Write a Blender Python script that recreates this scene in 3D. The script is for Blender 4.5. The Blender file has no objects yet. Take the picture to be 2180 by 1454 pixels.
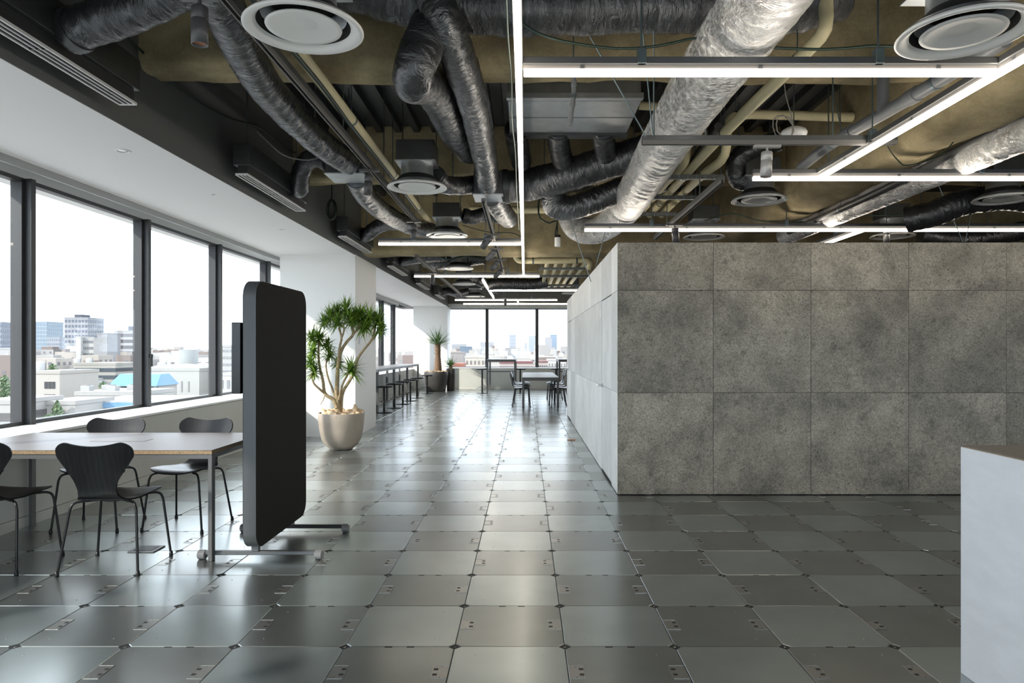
import bpy, math, random
import numpy as np
from mathutils import Vector, Matrix

sc = bpy.context.scene
COL = sc.collection
rnd = random.Random(7)

# ------------------------------------------------------------------ camera, sky, sun, exposure
F, U0, V0, H = 1476.0, 1118.5, 744.5, 1.349
cam_d = bpy.data.cameras.new('camera')
cam = bpy.data.objects.new('camera', cam_d)
COL.objects.link(cam)
cam.location = (0, 0, H)
cam.rotation_euler = (math.pi / 2, 0, 0)
cam_d.sensor_width = 36.0
cam_d.lens = F / 2180 * 36.0
cam_d.shift_x = -28.5 / 2180
cam_d.shift_y = 17.5 / 2180
cam_d.clip_start, cam_d.clip_end = 0.05, 6000
sc.camera = cam

world = bpy.data.worlds.new('hazy_sky')
sc.world = world
world.use_nodes = True
wn = world.node_tree
wn.nodes.clear()
w_out = wn.nodes.new('ShaderNodeOutputWorld')
w_bg = wn.nodes.new('ShaderNodeBackground')
w_tc = wn.nodes.new('ShaderNodeTexCoord')
w_sep = wn.nodes.new('ShaderNodeSeparateXYZ')
w_ramp = wn.nodes.new('ShaderNodeValToRGB')
wn.links.new(w_tc.outputs['Generated'], w_sep.inputs[0])
wn.links.new(w_sep.outputs['Z'], w_ramp.inputs[0])
wn.links.new(w_ramp.outputs[0], w_bg.inputs['Color'])
wn.links.new(w_bg.outputs[0], w_out.inputs[0])
w_ramp.color_ramp.elements[0].position = 0.0
w_ramp.color_ramp.elements[0].color = (0.74, 0.86, 1.0, 1)
w_ramp.color_ramp.elements[1].position = 0.30
w_ramp.color_ramp.elements[1].color = (0.85, 0.91, 1.0, 1)
w_bg.inputs['Strength'].default_value = 3.4

sun_d = bpy.data.lights.new('sun', 'SUN')
sun_d.energy = 4.5
sun_d.angle = math.radians(1.6)
sun_d.color = (1.0, 0.94, 0.86)
sun = bpy.data.objects.new('sun', sun_d)
COL.objects.link(sun)
sun.rotation_euler = Vector((1.0, 0.77, -0.77)).to_track_quat('-Z', 'Y').to_euler()

sc.view_settings.view_transform = 'Standard'
sc.view_settings.look = 'None'
sc.view_settings.exposure = 0.5
sc.view_settings.gamma = 1.0
sc.view_settings.use_curve_mapping = False
LED_POWER = 12.0
sc.cycles.max_bounces = 9
sc.cycles.diffuse_bounces = 5
sc.cycles.glossy_bounces = 5
sc.cycles.transparent_max_bounces = 12
sc.cycles.sample_clamp_indirect = 5.0
sc.cycles.caustics_reflective = True
sc.cycles.blur_glossy = 1.0
sc.cycles.caustics_refractive = False
sc.cycles.use_denoising = True


# ------------------------------------------------------------------ measuring helpers (photo pixel -> place at a known depth / height / side)
def PY(u, v, Y):
    return Vector(((u - U0) * Y / F, Y, H + (V0 - v) * Y / F))


def PX(u, v, X):
    Y = F * X / (u - U0)
    return Vector((X, Y, H + (V0 - v) * Y / F))


def PZ(u, v, Z):
    Y = (Z - H) * F / (V0 - v)
    return Vector(((u - U0) * Y / F, Y, Z))


# ------------------------------------------------------------------ materials
MATS = {}


def newmat(name):
    m = bpy.data.materials.new(name)
    m.use_nodes = True
    return m, m.node_tree, m.node_tree.nodes['Principled BSDF']


def N(nt, typ, **kw):
    n = nt.nodes.new(typ)
    for k, v in kw.items():
        if hasattr(n, k):
            setattr(n, k, v)
        else:
            n.inputs[k].default_value = v
    return n


def plain(name, col, rough=0.5, metal=0.0, spec=0.5, emit=None, estr=0, noise=0.0, nscale=8.0, bump=0.0, bscale=60.0, stretch=None, coord='Object'):
    m, nt, b = newmat(name)
    c = (*col, 1)
    b.inputs['Base Color'].default_value = c
    b.inputs['Roughness'].default_value = rough
    b.inputs['Metallic'].default_value = metal
    b.inputs['Specular IOR Level'].default_value = spec
    if emit:
        b.inputs['Emission Color'].default_value = (*emit, 1)
        b.inputs['Emission Strength'].default_value = estr
    if noise or bump:
        if coord == 'World':
            src = nt.nodes.new('ShaderNodeNewGeometry').outputs['Position']
        else:
            src = nt.nodes.new('ShaderNodeTexCoord').outputs[coord]
        if stretch:
            mp = nt.nodes.new('ShaderNodeMapping')
            mp.inputs['Scale'].default_value = stretch
            nt.links.new(src, mp.inputs[0])
            src = mp.outputs[0]
        if noise:
            t = N(nt, 'ShaderNodeTexNoise', Scale=nscale, Detail=6.0, Roughness=0.6)
            nt.links.new(src, t.inputs['Vector'])
            r = nt.nodes.new('ShaderNodeValToRGB')
            r.color_ramp.elements[0].position = 0.3
            r.color_ramp.elements[1].position = 0.7
            r.color_ramp.elements[0].color = (*[max(0, x * (1 - noise)) for x in col], 1)
            r.color_ramp.elements[1].color = (*[min(1, x * (1 + noise)) for x in col], 1)
            nt.links.new(t.outputs['Fac'], r.inputs[0])
            nt.links.new(r.outputs[0], b.inputs['Base Color'])
        if bump:
            t2 = N(nt, 'ShaderNodeTexNoise', Scale=bscale, Detail=4.0)
            nt.links.new(src, t2.inputs['Vector'])
            bp = N(nt, 'ShaderNodeBump', Strength=bump, Distance=0.01)
            nt.links.new(t2.outputs['Fac'], bp.inputs['Height'])
            nt.links.new(bp.outputs[0], b.inputs['Normal'])
    MATS[name] = m
    return m


plain('white_paint', (0.80, 0.80, 0.79), 0.6)
plain('sill_white', (0.86, 0.86, 0.86), 0.35)
plain('low_wall_paint', (0.56, 0.56, 0.52), 0.6, noise=0.03, nscale=4)
plain('bulkhead_grey', (0.135, 0.138, 0.135), 0.7)
plain('slab_dark', (0.06, 0.065, 0.07), 0.5, metal=0.3)
plain('soffit_white', (0.78, 0.78, 0.78), 0.7)
plain('dark_frame', (0.028, 0.029, 0.031), 0.42)
plain('dark_frame_outer', (0.024, 0.024, 0.026), 0.45)  # outer mullion member, marginally darker than the other frames
plain('alu_trim', (0.34, 0.35, 0.35), 0.45, metal=0.4)
plain('black_metal', (0.009, 0.009, 0.0095), 0.36, spec=0.35)
plain('rail_grey', (0.13, 0.135, 0.14), 0.4, metal=0.6)
plain('rail_plate', (0.17, 0.165, 0.16), 0.5)
plain('zinc_rod', (0.18, 0.23, 0.25), 0.35, metal=0.8)
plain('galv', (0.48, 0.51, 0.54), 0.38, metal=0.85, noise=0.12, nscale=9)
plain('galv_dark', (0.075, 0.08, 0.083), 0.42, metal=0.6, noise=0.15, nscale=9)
plain('diffuser_white', (0.80, 0.80, 0.79), 0.45)
plain('dark_gap', (0.012, 0.012, 0.012), 0.7)
plain('spot_grey', (0.10, 0.10, 0.105), 0.4, metal=0.2)
plain('spot_silver', (0.42, 0.42, 0.42), 0.4, metal=0.3)
plain('copper', (0.55, 0.26, 0.15), 0.4, metal=0.6)
plain('cable_green', (0.012, 0.03, 0.022), 0.45)
plain('cable_grey', (0.28, 0.27, 0.25), 0.5)
plain('cream_pipe', (0.72, 0.65, 0.42), 0.55, noise=0.06, nscale=5)
plain('grey_pipe', (0.19, 0.20, 0.215), 0.32)
plain('grey_pipe_dark', (0.06, 0.062, 0.065), 0.4)
plain('led', (1, 1, 1), 0.5, emit=(1.0, 0.90, 0.76), estr=LED_POWER)
plain('felt', (0.027, 0.0265, 0.025), 0.95, spec=0.1, noise=0.25, nscale=220, bump=0.25, bscale=500)
plain('screen_edge', (0.075, 0.08, 0.085), 0.45)
plain('chrome', (0.6, 0.6, 0.6), 0.18, metal=1.0)
plain('clear_wheel', (0.16, 0.16, 0.165), 0.15)
plain('monitor_black', (0.006, 0.006, 0.0065), 0.2)
plain('table_frame', (0.10, 0.10, 0.10), 0.4)
plain('table_edge', (0.24, 0.165, 0.09), 0.7, noise=0.35, nscale=90)
plain('soil', (0.07, 0.05, 0.035), 0.95, noise=0.4, nscale=30)
plain('driftwood', (0.58, 0.42, 0.27), 0.8, noise=0.25, nscale=14, bump=0.5, bscale=40)
plain('pot_stone', (0.34, 0.29, 0.24), 0.6, noise=0.08, nscale=6)
plain('pot_dark', (0.05, 0.045, 0.042), 0.5, noise=0.1, nscale=6)
plain('bark', (0.34, 0.26, 0.15), 0.85, noise=0.3, nscale=30, bump=0.4, bscale=70)
plain('yucca_bark', (0.16, 0.10, 0.06), 0.9, noise=0.4, nscale=40, bump=0.6, bscale=60)
plain('fibre', (0.30, 0.21, 0.11), 0.9, noise=0.4, nscale=40)
plain('switch_grey', (0.35, 0.35, 0.35), 0.4)
plain('counter_grey', (0.64, 0.645, 0.66), 0.5, noise=0.05, nscale=5, stretch=(1, 1, 3))
plain('counter_top', (0.12, 0.105, 0.09), 0.55, noise=0.12, nscale=40)  # the top's dark reflection is put into its colour
plain('latch', (0.36, 0.36, 0.345), 0.28, metal=0.9)
plain('slot_black', (0.008, 0.008, 0.008), 0.6)
plain('brass', (0.6, 0.42, 0.18), 0.35, metal=1.0)
plain('blue_tape', (0.02, 0.06, 0.35), 0.5)
plain('ground_tan', (0.20, 0.19, 0.18), 0.9, noise=0.25, nscale=0.05)


def leafmat(name, c1, c2):
    m, nt, b = newmat(name)
    t = nt.nodes.new('ShaderNodeTexCoord')
    n = N(nt, 'ShaderNodeTexNoise', Scale=14.0, Detail=2.0)
    nt.links.new(t.outputs['Object'], n.inputs['Vector'])
    r = nt.nodes.new('ShaderNodeValToRGB')
    r.color_ramp.elements[0].color = (*c1, 1)
    r.color_ramp.elements[1].color = (*c2, 1)
    r.color_ramp.elements[0].position = 0.35
    r.color_ramp.elements[1].position = 0.65
    nt.links.new(n.outputs['Fac'], r.inputs[0])
    nt.links.new(r.outputs[0], b.inputs['Base Color'])
    b.inputs['Roughness'].default_value = 0.4
    MATS[name] = m


leafmat('leaf_green', (0.055, 0.13, 0.012), (0.24, 0.38, 0.05))
leafmat('leaf_yucca', (0.05, 0.11, 0.035), (0.22, 0.36, 0.12))
leafmat('tree_green', (0.03, 0.07, 0.03), (0.10, 0.15, 0.06))
leafmat('tree_brown', (0.12, 0.11, 0.06), (0.26, 0.21, 0.12))


def glassmat():
    m = bpy.data.materials.new('window_glass')
    m.use_nodes = True
    nt = m.node_tree
    nt.nodes.clear()
    o = nt.nodes.new('ShaderNodeOutputMaterial')
    mix = nt.nodes.new('ShaderNodeMixShader')
    tr = nt.nodes.new('ShaderNodeBsdfTransparent')
    gl = N(nt, 'ShaderNodeBsdfGlossy', Roughness=0.0)
    lw = N(nt, 'ShaderNodeLayerWeight', Blend=0.5)
    pw = N(nt, 'ShaderNodeMath', operation='POWER')
    pw.inputs[1].default_value = 5.0
    nt.links.new(lw.outputs['Facing'], pw.inputs[0])
    fr = N(nt, 'ShaderNodeMath', operation='MULTIPLY_ADD')
    fr.inputs[1].default_value = 0.5
    fr.inputs[2].default_value = 0.025
    nt.links.new(pw.outputs[0], fr.inputs[0])
    tr.inputs[0].default_value = (0.97, 0.985, 0.98, 1)
    nt.links.new(fr.outputs[0], mix.inputs[0])
    nt.links.new(tr.outputs[0], mix.inputs[1])
    nt.links.new(gl.outputs[0], mix.inputs[2])
    nt.links.new(mix.outputs[0], o.inputs[0])
    MATS['glass'] = m


glassmat()


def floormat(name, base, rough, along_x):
    """brushed galvanised sheet; the sheen of its turning brush direction is put into the base colour"""
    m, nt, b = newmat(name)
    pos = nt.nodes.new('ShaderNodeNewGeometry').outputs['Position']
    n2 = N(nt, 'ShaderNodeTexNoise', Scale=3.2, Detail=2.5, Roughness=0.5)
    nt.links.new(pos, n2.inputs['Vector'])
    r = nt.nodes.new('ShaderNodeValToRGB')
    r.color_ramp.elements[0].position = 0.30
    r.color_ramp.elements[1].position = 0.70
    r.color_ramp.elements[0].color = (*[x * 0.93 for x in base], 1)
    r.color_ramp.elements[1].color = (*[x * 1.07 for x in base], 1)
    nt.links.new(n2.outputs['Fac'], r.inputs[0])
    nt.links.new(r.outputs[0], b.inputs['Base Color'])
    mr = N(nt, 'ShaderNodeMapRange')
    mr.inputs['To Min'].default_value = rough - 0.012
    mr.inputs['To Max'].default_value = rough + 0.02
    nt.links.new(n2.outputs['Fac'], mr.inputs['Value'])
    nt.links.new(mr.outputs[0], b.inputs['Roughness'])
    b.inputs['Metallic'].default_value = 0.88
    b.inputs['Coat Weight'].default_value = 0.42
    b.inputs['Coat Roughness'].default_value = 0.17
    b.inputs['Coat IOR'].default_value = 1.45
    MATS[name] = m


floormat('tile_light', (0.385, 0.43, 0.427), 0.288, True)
floormat('tile_dark', (0.265, 0.283, 0.274), 0.288, False)  # dimmer sheen of the turned sheets, painted as a darker base


def concretemat(name, base, dark, warm, contrast):
    """cement-bonded wood-wool board: fine dark fibres, pits, cloudy blotches"""
    m, nt, b = newmat(name)
    geo = nt.nodes.new('ShaderNodeNewGeometry').outputs['Position']
    oi = nt.nodes.new('ShaderNodeObjectInfo')
    add = N(nt, 'ShaderNodeVectorMath', operation='ADD')
    mulv = N(nt, 'ShaderNodeVectorMath', operation='SCALE')
    comb = nt.nodes.new('ShaderNodeCombineXYZ')
    for i in range(3):
        nt.links.new(oi.outputs['Random'], comb.inputs[i])
    nt.links.new(comb.outputs[0], mulv.inputs[0])
    mulv.inputs['Scale'].default_value = 20.0
    nt.links.new(geo, add.inputs[0])
    nt.links.new(mulv.outputs[0], add.inputs[1])
    P = add.outputs[0]
    big = N(nt, 'ShaderNodeTexNoise', Scale=2.1, Detail=8.0, Roughness=0.66)
    nt.links.new(P, big.inputs['Vector'])
    r1 = nt.nodes.new('ShaderNodeValToRGB')
    r1.color_ramp.elements[0].position = 0.30
    r1.color_ramp.elements[1].position = 0.62
    r1.color_ramp.elements[0].color = (*dark, 1)
    r1.color_ramp.elements[1].color = (*base, 1)
    e = r1.color_ramp.elements.new(0.78)
    e.color = (*warm, 1)
    nt.links.new(big.outputs['Fac'], r1.inputs[0])
    fine = N(nt, 'ShaderNodeTexNoise', Scale=75.0, Detail=5.0, Roughness=0.75, Distortion=1.2)
    nt.links.new(P, fine.inputs['Vector'])
    r2 = nt.nodes.new('ShaderNodeValToRGB')
    r2.color_ramp.elements[0].position = 0.34
    r2.color_ramp.elements[1].position = 0.60
    r2.color_ramp.elements[0].color = (1 - contrast, 1 - contrast, 1 - contrast, 1)
    r2.color_ramp.elements[1].color = (1, 1, 1, 1)
    nt.links.new(fine.outputs['Fac'], r2.inputs[0])
    pits = N(nt, 'ShaderNodeTexNoise', Scale=62.0, Detail=3.0)
    nt.links.new(P, pits.inputs['Vector'])
    r3 = nt.nodes.new('ShaderNodeValToRGB')
    r3.color_ramp.elements[0].position = 0.27
    r3.color_ramp.elements[1].position = 0.36
    r3.color_ramp.elements[0].color = (1 - contrast * 0.8, 1 - contrast * 0.8, 1 - contrast * 0.8, 1)
    r3.color_ramp.elements[1].color = (1, 1, 1, 1)
    nt.links.new(pits.outputs['Fac'], r3.inputs[0])
    mx = N(nt, 'ShaderNodeMix', data_type='RGBA', blend_type='MULTIPLY')
    mx.inputs[0].default_value = 1.0
    nt.links.new(r1.outputs[0], mx.inputs[6])
    nt.links.new(r2.outputs[0], mx.inputs[7])
    spots = N(nt, 'ShaderNodeTexNoise', Scale=8.0, Detail=5.0, Roughness=0.7)
    nt.links.new(P, spots.inputs['Vector'])
    r4 = nt.nodes.new('ShaderNodeValToRGB')
    r4.color_ramp.elements[0].position = 0.30
    r4.color_ramp.elements[1].position = 0.44
    r4.color_ramp.elements[0].color = (1 - contrast * 0.55, 1 - contrast * 0.55, 1 - contrast * 0.53, 1)
    r4.color_ramp.elements[1].color = (1, 1, 1, 1)
    nt.links.new(spots.outputs['Fac'], r4.inputs[0])
    mx1 = N(nt, 'ShaderNodeMix', data_type='RGBA', blend_type='MULTIPLY')
    mx1.inputs[0].default_value = 1.0
    nt.links.new(mx.outputs[2], mx1.inputs[6])
    nt.links.new(r4.outputs[0], mx1.inputs[7])
    mx2 = N(nt, 'ShaderNodeMix', data_type='RGBA', blend_type='MULTIPLY')
    mx2.inputs[0].default_value = 1.0
    nt.links.new(mx1.outputs[2], mx2.inputs[6])
    nt.links.new(r3.outputs[0], mx2.inputs[7])
    val = N(nt, 'ShaderNodeHueSaturation')
    mrv = N(nt, 'ShaderNodeMapRange')
    mrv.inputs['To Min'].default_value = 0.86
    mrv.inputs['To Max'].default_value = 1.12
    nt.links.new(oi.outputs['Random'], mrv.inputs['Value'])
    nt.links.new(mrv.outputs[0], val.inputs['Value'])
    nt.links.new(mx2.outputs[2], val.inputs['Color'])
    nt.links.new(val.outputs[0], b.inputs['Base Color'])
    b.inputs['Roughness'].default_value = 0.85
    bp = N(nt, 'ShaderNodeBump', Strength=0.35, Distance=0.006)
    nt.links.new(fine.outputs['Fac'], bp.inputs['Height'])
    nt.links.new(bp.outputs[0], b.inputs['Normal'])
    MATS[name] = m


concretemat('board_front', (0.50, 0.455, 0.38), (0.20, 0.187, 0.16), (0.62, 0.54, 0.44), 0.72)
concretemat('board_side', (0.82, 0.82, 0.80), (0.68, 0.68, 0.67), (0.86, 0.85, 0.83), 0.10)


def woolmat():
    m, nt, b = newmat('rockwool')
    geo = nt.nodes.new('ShaderNodeNewGeometry').outputs['Position']
    n1 = N(nt, 'ShaderNodeTexNoise', Scale=2.2, Detail=6.0, Roughness=0.6)
    n2 = N(nt, 'ShaderNodeTexNoise', Scale=26.0, Detail=6.0, Roughness=0.75, Distortion=2.0)
    nt.links.new(geo, n1.inputs['Vector'])
    nt.links.new(geo, n2.inputs['Vector'])
    mu = N(nt, 'ShaderNodeMath', operation='MULTIPLY_ADD')
    mu.inputs[1].default_value = 0.45
    nt.links.new(n2.outputs['Fac'], mu.inputs[0])
    nt.links.new(n1.outputs['Fac'], mu.inputs[2])
    r = nt.nodes.new('ShaderNodeValToRGB')
    r.color_ramp.elements[0].position = 0.5
    r.color_ramp.elements[1].position = 0.95
    r.color_ramp.elements[0].color = (0.22, 0.175, 0.095, 1)
    r.color_ramp.elements[1].color = (0.54, 0.455, 0.28, 1)
    nt.links.new(mu.outputs[0], r.inputs[0])
    nt.links.new(r.outputs[0], b.inputs['Base Color'])
    b.inputs['Roughness'].default_value = 0.95
    bp = N(nt, 'ShaderNodeBump', Strength=0.5, Distance=0.02)
    nt.links.new(n2.outputs['Fac'], bp.inputs['Height'])
    nt.links.new(bp.outputs[0], b.inputs['Normal'])
    MATS['rockwool'] = m


woolmat()


def ductmat(name, base, metal, rough, kind):
    """wrinkled foil; UV = (metres along, metres around)"""
    m, nt, b = newmat(name)
    uv = nt.nodes.new('ShaderNodeUVMap').outputs[0]
    mp = nt.nodes.new('ShaderNodeMapping')
    mp.inputs['Scale'].default_value = (17, 4.5, 1) if kind == 'flex' else (16, 16, 1)
    nt.links.new(uv, mp.inputs[0])
    n1 = N(nt, 'ShaderNodeTexNoise', Scale=1.0, Detail=5.0, Roughness=0.6, Distortion=1.5 if kind == 'flex' else 3.5)
    nt.links.new(mp.outputs[0], n1.inputs['Vector'])
    h = n1.outputs['Fac']
    mp2 = nt.nodes.new('ShaderNodeMapping')
    mp2.inputs['Scale'].default_value = (5, 3, 1)
    nt.links.new(uv, mp2.inputs[0])
    n3 = N(nt, 'ShaderNodeTexNoise', Scale=1.0, Detail=3.0)
    nt.links.new(mp2.outputs[0], n3.inputs['Vector'])
    if kind != 'flex':
        wv = nt.nodes.new('ShaderNodeTexWave')
        wv.inputs['Scale'].default_value = 22.0
        nt.links.new(uv, wv.inputs['Vector'])
        ad = N(nt, 'ShaderNodeMath', operation='MULTIPLY_ADD')
        ad.inputs[1].default_value = 0.10
        nt.links.new(wv.outputs['Fac'], ad.inputs[0])
        nt.links.new(h, ad.inputs[2])
        h = ad.outputs[0]
    bp = N(nt, 'ShaderNodeBump', Strength=0.8 if kind == 'flex' else 1.0, Distance=0.032 if kind == 'flex' else 0.035)
    nt.links.new(h, bp.inputs['Height'])
    nt.links.new(bp.outputs[0], b.inputs['Normal'])
    r = nt.nodes.new('ShaderNodeValToRGB')
    r.color_ramp.elements[0].position = 0.35
    r.color_ramp.elements[1].position = 0.7
    r.color_ramp.elements[0].color = (*[x * 0.8 for x in base], 1)
    r.color_ramp.elements[1].color = (*[min(1, x * 1.2) for x in base], 1)
    nt.links.new(n3.outputs['Fac'], r.inputs[0])
    nt.links.new(r.outputs[0], b.inputs['Base Color'])
    b.inputs['Metallic'].default_value = metal
    b.inputs['Roughness'].default_value = rough
    MATS[name] = m


ductmat('flex_black', (0.10, 0.104, 0.112), 0.7, 0.22, 'flex')
ductmat('flex_grey', (0.17, 0.175, 0.185), 0.8, 0.23, 'flex')
ductmat('foil', (0.80, 0.80, 0.80), 0.95, 0.23, 'foil')


def tablemat():
    m, nt, b = newmat('table_wood')
    geo = nt.nodes.new('ShaderNodeTexCoord').outputs['Object']
    mp = nt.nodes.new('ShaderNodeMapping')
    mp.inputs['Scale'].default_value = (2, 14, 1)
    nt.links.new(geo, mp.inputs[0])
    n1 = N(nt, 'ShaderNodeTexNoise', Scale=3.0, Detail=6.0)
    nt.links.new(mp.outputs[0], n1.inputs['Vector'])
    r = nt.nodes.new('ShaderNodeValToRGB')
    r.color_ramp.elements[0].color = (0.085, 0.07, 0.066, 1)
    r.color_ramp.elements[1].color = (0.14, 0.12, 0.113, 1)
    nt.links.new(n1.outputs['Fac'], r.inputs[0])
    nt.links.new(r.outputs[0], b.inputs['Base Color'])
    b.inputs['Roughness'].default_value = 0.42
    MATS['table_wood'] = m


tablemat()


def chairmat():
    m, nt, b = newmat('black_ply')
    co = nt.nodes.new('ShaderNodeTexCoord').outputs['Object']
    mp = nt.nodes.new('ShaderNodeMapping')
    mp.inputs['Scale'].default_value = (9, 2.5, 2.5)
    nt.links.new(co, mp.inputs[0])
    wv = nt.nodes.new('ShaderNodeTexWave')
    wv.inputs['Scale'].default_value = 1.1
    wv.inputs['Distortion'].default_value = 7.0
    wv.inputs['Detail'].default_value = 3.0
    nt.links.new(mp.outputs[0], wv.inputs['Vector'])
    r = nt.nodes.new('ShaderNodeValToRGB')
    r.color_ramp.elements[0].position = 0.55
    r.color_ramp.elements[0].color = (0.006, 0.006, 0.0065, 1)
    r.color_ramp.elements[1].color = (0.0095, 0.0095, 0.0102, 1)
    nt.links.new(wv.outputs['Fac'], r.inputs[0])
    nt.links.new(r.outputs[0], b.inputs['Base Color'])
    b.inputs['Roughness'].default_value = 0.30
    b.inputs['Specular IOR Level'].default_value = 0.25
    MATS['black_ply'] = m


chairmat()


# ------------------------------------------------------------------ mesh builder
class MB:
    def __init__(s):
        s.v, s.f, s.m, s.uv, s.sm = [], [], [], {}, []

    def add(s, verts, faces, mi=0, smooth=False, uvs=None):
        o = len(s.v)
        s.v += [tuple(p) for p in verts]
        for k, f in enumerate(faces):
            if uvs:
                s.uv[len(s.f)] = uvs[k]
            s.f.append(tuple(i + o for i in f))
            s.m.append(mi)
            s.sm.append(smooth)
        return s

    def box(s, x0, x1, y0, y1, z0, z1, mi=0, bev=0.0):
        if bev > 0:
            b = bev
            ring = lambda z, i: [(x0 + i, y0 + b, z), (x0 + b, y0 + i, z), (x1 - b, y0 + i, z), (x1 - i, y0 + b, z), (x1 - i, y1 - b, z), (x1 - b, y1 - i, z), (x0 + b, y1 - i, z), (x0 + i, y1 - b, z)]
            vs = ring(z0, b) + ring(z0 + b, 0) + ring(z1 - b, 0) + ring(z1, b)
            vs[0:8] = [(min(max(p[0], x0 + b), x1 - b), min(max(p[1], y0 + b), y1 - b), z0) for p in ring(z0, b)]
            vs[24:32] = [(min(max(p[0], x0 + b), x1 - b), min(max(p[1], y0 + b), y1 - b), z1) for p in ring(z1, b)]
            fs = [tuple(range(7, -1, -1)), tuple(range(24, 32))]
            for k in range(3):
                for i in range(8):
                    j = (i + 1) % 8
                    fs.append((k * 8 + i, k * 8 + j, (k + 1) * 8 + j, (k + 1) * 8 + i))
            return s.add(vs, fs, mi)
        vs = [(x0, y0, z0), (x1, y0, z0), (x1, y1, z0), (x0, y1, z0), (x0, y0, z1), (x1, y0, z1), (x1, y1, z1), (x0, y1, z1)]
        return s.add(vs, [(3, 2, 1, 0), (4, 5, 6, 7), (0, 1, 5, 4), (1, 2, 6, 5), (2, 3, 7, 6), (3, 0, 4, 7)], mi)

    def prism(s, poly, axis, a0, a1, mi=0, smooth=False):
        """poly: 2D points (counter-clockwise) in the plane across axis; axis 0: (y,z), 1: (x,z), 2: (x,y)"""
        def P(q, a):
            return (a, q[0], q[1]) if axis == 0 else (q[0], a, q[1]) if axis == 1 else (q[0], q[1], a)
        n = len(poly)
        vs = [P(q, a0) for q in poly] + [P(q, a1) for q in poly]
        fs = [(i, (i + 1) % n, n + (i + 1) % n, n + i) for i in range(n)]
        s.add(vs, fs, mi, smooth)
        s.add([P(q, a0) for q in poly], [tuple(range(n))[::-1]], mi)
        return s.add([P(q, a1) for q in poly], [tuple(range(n))], mi)

    def lathe(s, prof, n=32, c=(0, 0, 0), mi=0, smooth=True, axis='Z', a0=0.0):
        vs, fs = [], []
        for r, z in prof:
            for i in range(n):
                a = a0 + 2 * math.pi * i / n
                x, y = r * math.cos(a), r * math.sin(a)
                p = (x, y, z) if axis == 'Z' else (z, x, y) if axis == 'X' else (y, z, x)
                vs.append((c[0] + p[0], c[1] + p[1], c[2] + p[2]))
        for k in range(len(prof) - 1):
            for i in range(n):
                j = (i + 1) % n
                fs.append((k * n + i, k * n + j, (k + 1) * n + j, (k + 1) * n + i))
        return s.add(vs, fs, mi, smooth)

    def cyl(s, c, r, z0, z1, n=16, mi=0, axis='Z'):
        return s.lathe([(0.0001, z0), (r, z0), (r, z0 + 1e-5), (r, z1 - 1e-5), (r, z1), (0.0001, z1)], n, c, mi, n > 8, axis)

    def tube(s, pts, r, n=8, mi=0, caps=True, wr=0.0, seed=0, ramp=None, smooth=True):
        pts = [Vector(p) for p in pts]
        m = len(pts)
        T = []
        for i in range(m):
            a, b = pts[max(0, i - 1)], pts[min(m - 1, i + 1)]
            T.append((b - a).normalized())
        ref = Vector((0, 0, 1)) if abs(T[0].z) < 0.9 else Vector((1, 0, 0))
        nrm = (ref - T[0] * ref.dot(T[0])).normalized()
        rg = random.Random(seed)
        ph = [rg.uniform(0, 6.28) for _ in range(40)]
        vs, S, ss = [], 0.0, []
        for i in range(m):
            if i:
                S += (pts[i] - pts[i - 1]).length
                nrm = (nrm - T[i] * nrm.dot(T[i])).normalized()
            bi = T[i].cross(nrm)
            ss.append(S)
            rr = r if not ramp else ramp(S, i / (m - 1)) * r
            for k in range(n):
                a = 2 * math.pi * k / n
                q = rr
                if wr:
                    q = rr * (1 + wr * (0.55 * math.sin(S * 13 + ph[0] + 1.3 * math.sin(a + ph[1])) * math.sin(2 * a + ph[2] + S * 2) + 0.5 * math.sin(S * 41 + ph[3] + 2.2 * math.sin(2 * a + ph[4])) * (0.6 + 0.4 * math.sin(a * 3 + ph[5] + S * 5)) + 0.35 * math.sin(S * 73 + ph[6] + 2.5 * math.sin(a * 3 + ph[7] + S))))
                vs.append(pts[i] + (nrm * math.cos(a) + bi * math.sin(a)) * q)
        fs, uvs = [], []
        for i in range(m - 1):
            for k in range(n):
                j = (k + 1) % n
                fs.append((i * n + k, i * n + j, (i + 1) * n + j, (i + 1) * n + k))
                a0, a1 = 2 * math.pi * r * k / n, 2 * math.pi * r * (k + 1) / n
                uvs.append(((ss[i], a0), (ss[i], a1), (ss[i + 1], a1), (ss[i + 1], a0)))
        s.add(vs, fs, mi, smooth, uvs)
        if caps:
            s.add(vs[:n], [tuple(range(n))[::-1]], mi)
            s.add(vs[-n:], [tuple(range(n))], mi)
        return s

    def bar(s, a, b, w, mi=0):
        """square bar between two points"""
        return s.tube([a, b], w * 0.7071, 4, mi, True, smooth=False)

    def build(s, name, mats, parent=None, loc=None):
        me = bpy.data.meshes.new(name)
        me.from_pydata(s.v, [], s.f)
        for mt in (mats if isinstance(mats, (list, tuple)) else [mats]):
            me.materials.append(MATS[mt] if isinstance(mt, str) else mt)
        me.polygons.foreach_set('material_index', s.m)
        me.polygons.foreach_set('use_smooth', s.sm)
        if s.uv:
            ul = me.uv_layers.new(name='UVMap')
            buf = np.zeros((len(me.loops), 2), dtype=np.float32)
            for k, p in enumerate(me.polygons):
                if k in s.uv:
                    for q in range(p.loop_total):
                        buf[p.loop_start + q] = s.uv[k][q]
            ul.data.foreach_set('uv', buf.ravel())
        me.validate()
        me.update()
        o = bpy.data.objects.new(name, me)
        COL.objects.link(o)
        if parent is not None:
            o.parent = parent
        if loc is not None:
            o.location = loc
        return o


def tag(o, label=None, cat=None, group=None, kind=None):
    if label:
        o['label'] = label
    if cat:
        o['category'] = cat
    if group:
        o['group'] = group
    if kind:
        o['kind'] = kind
    return o


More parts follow.
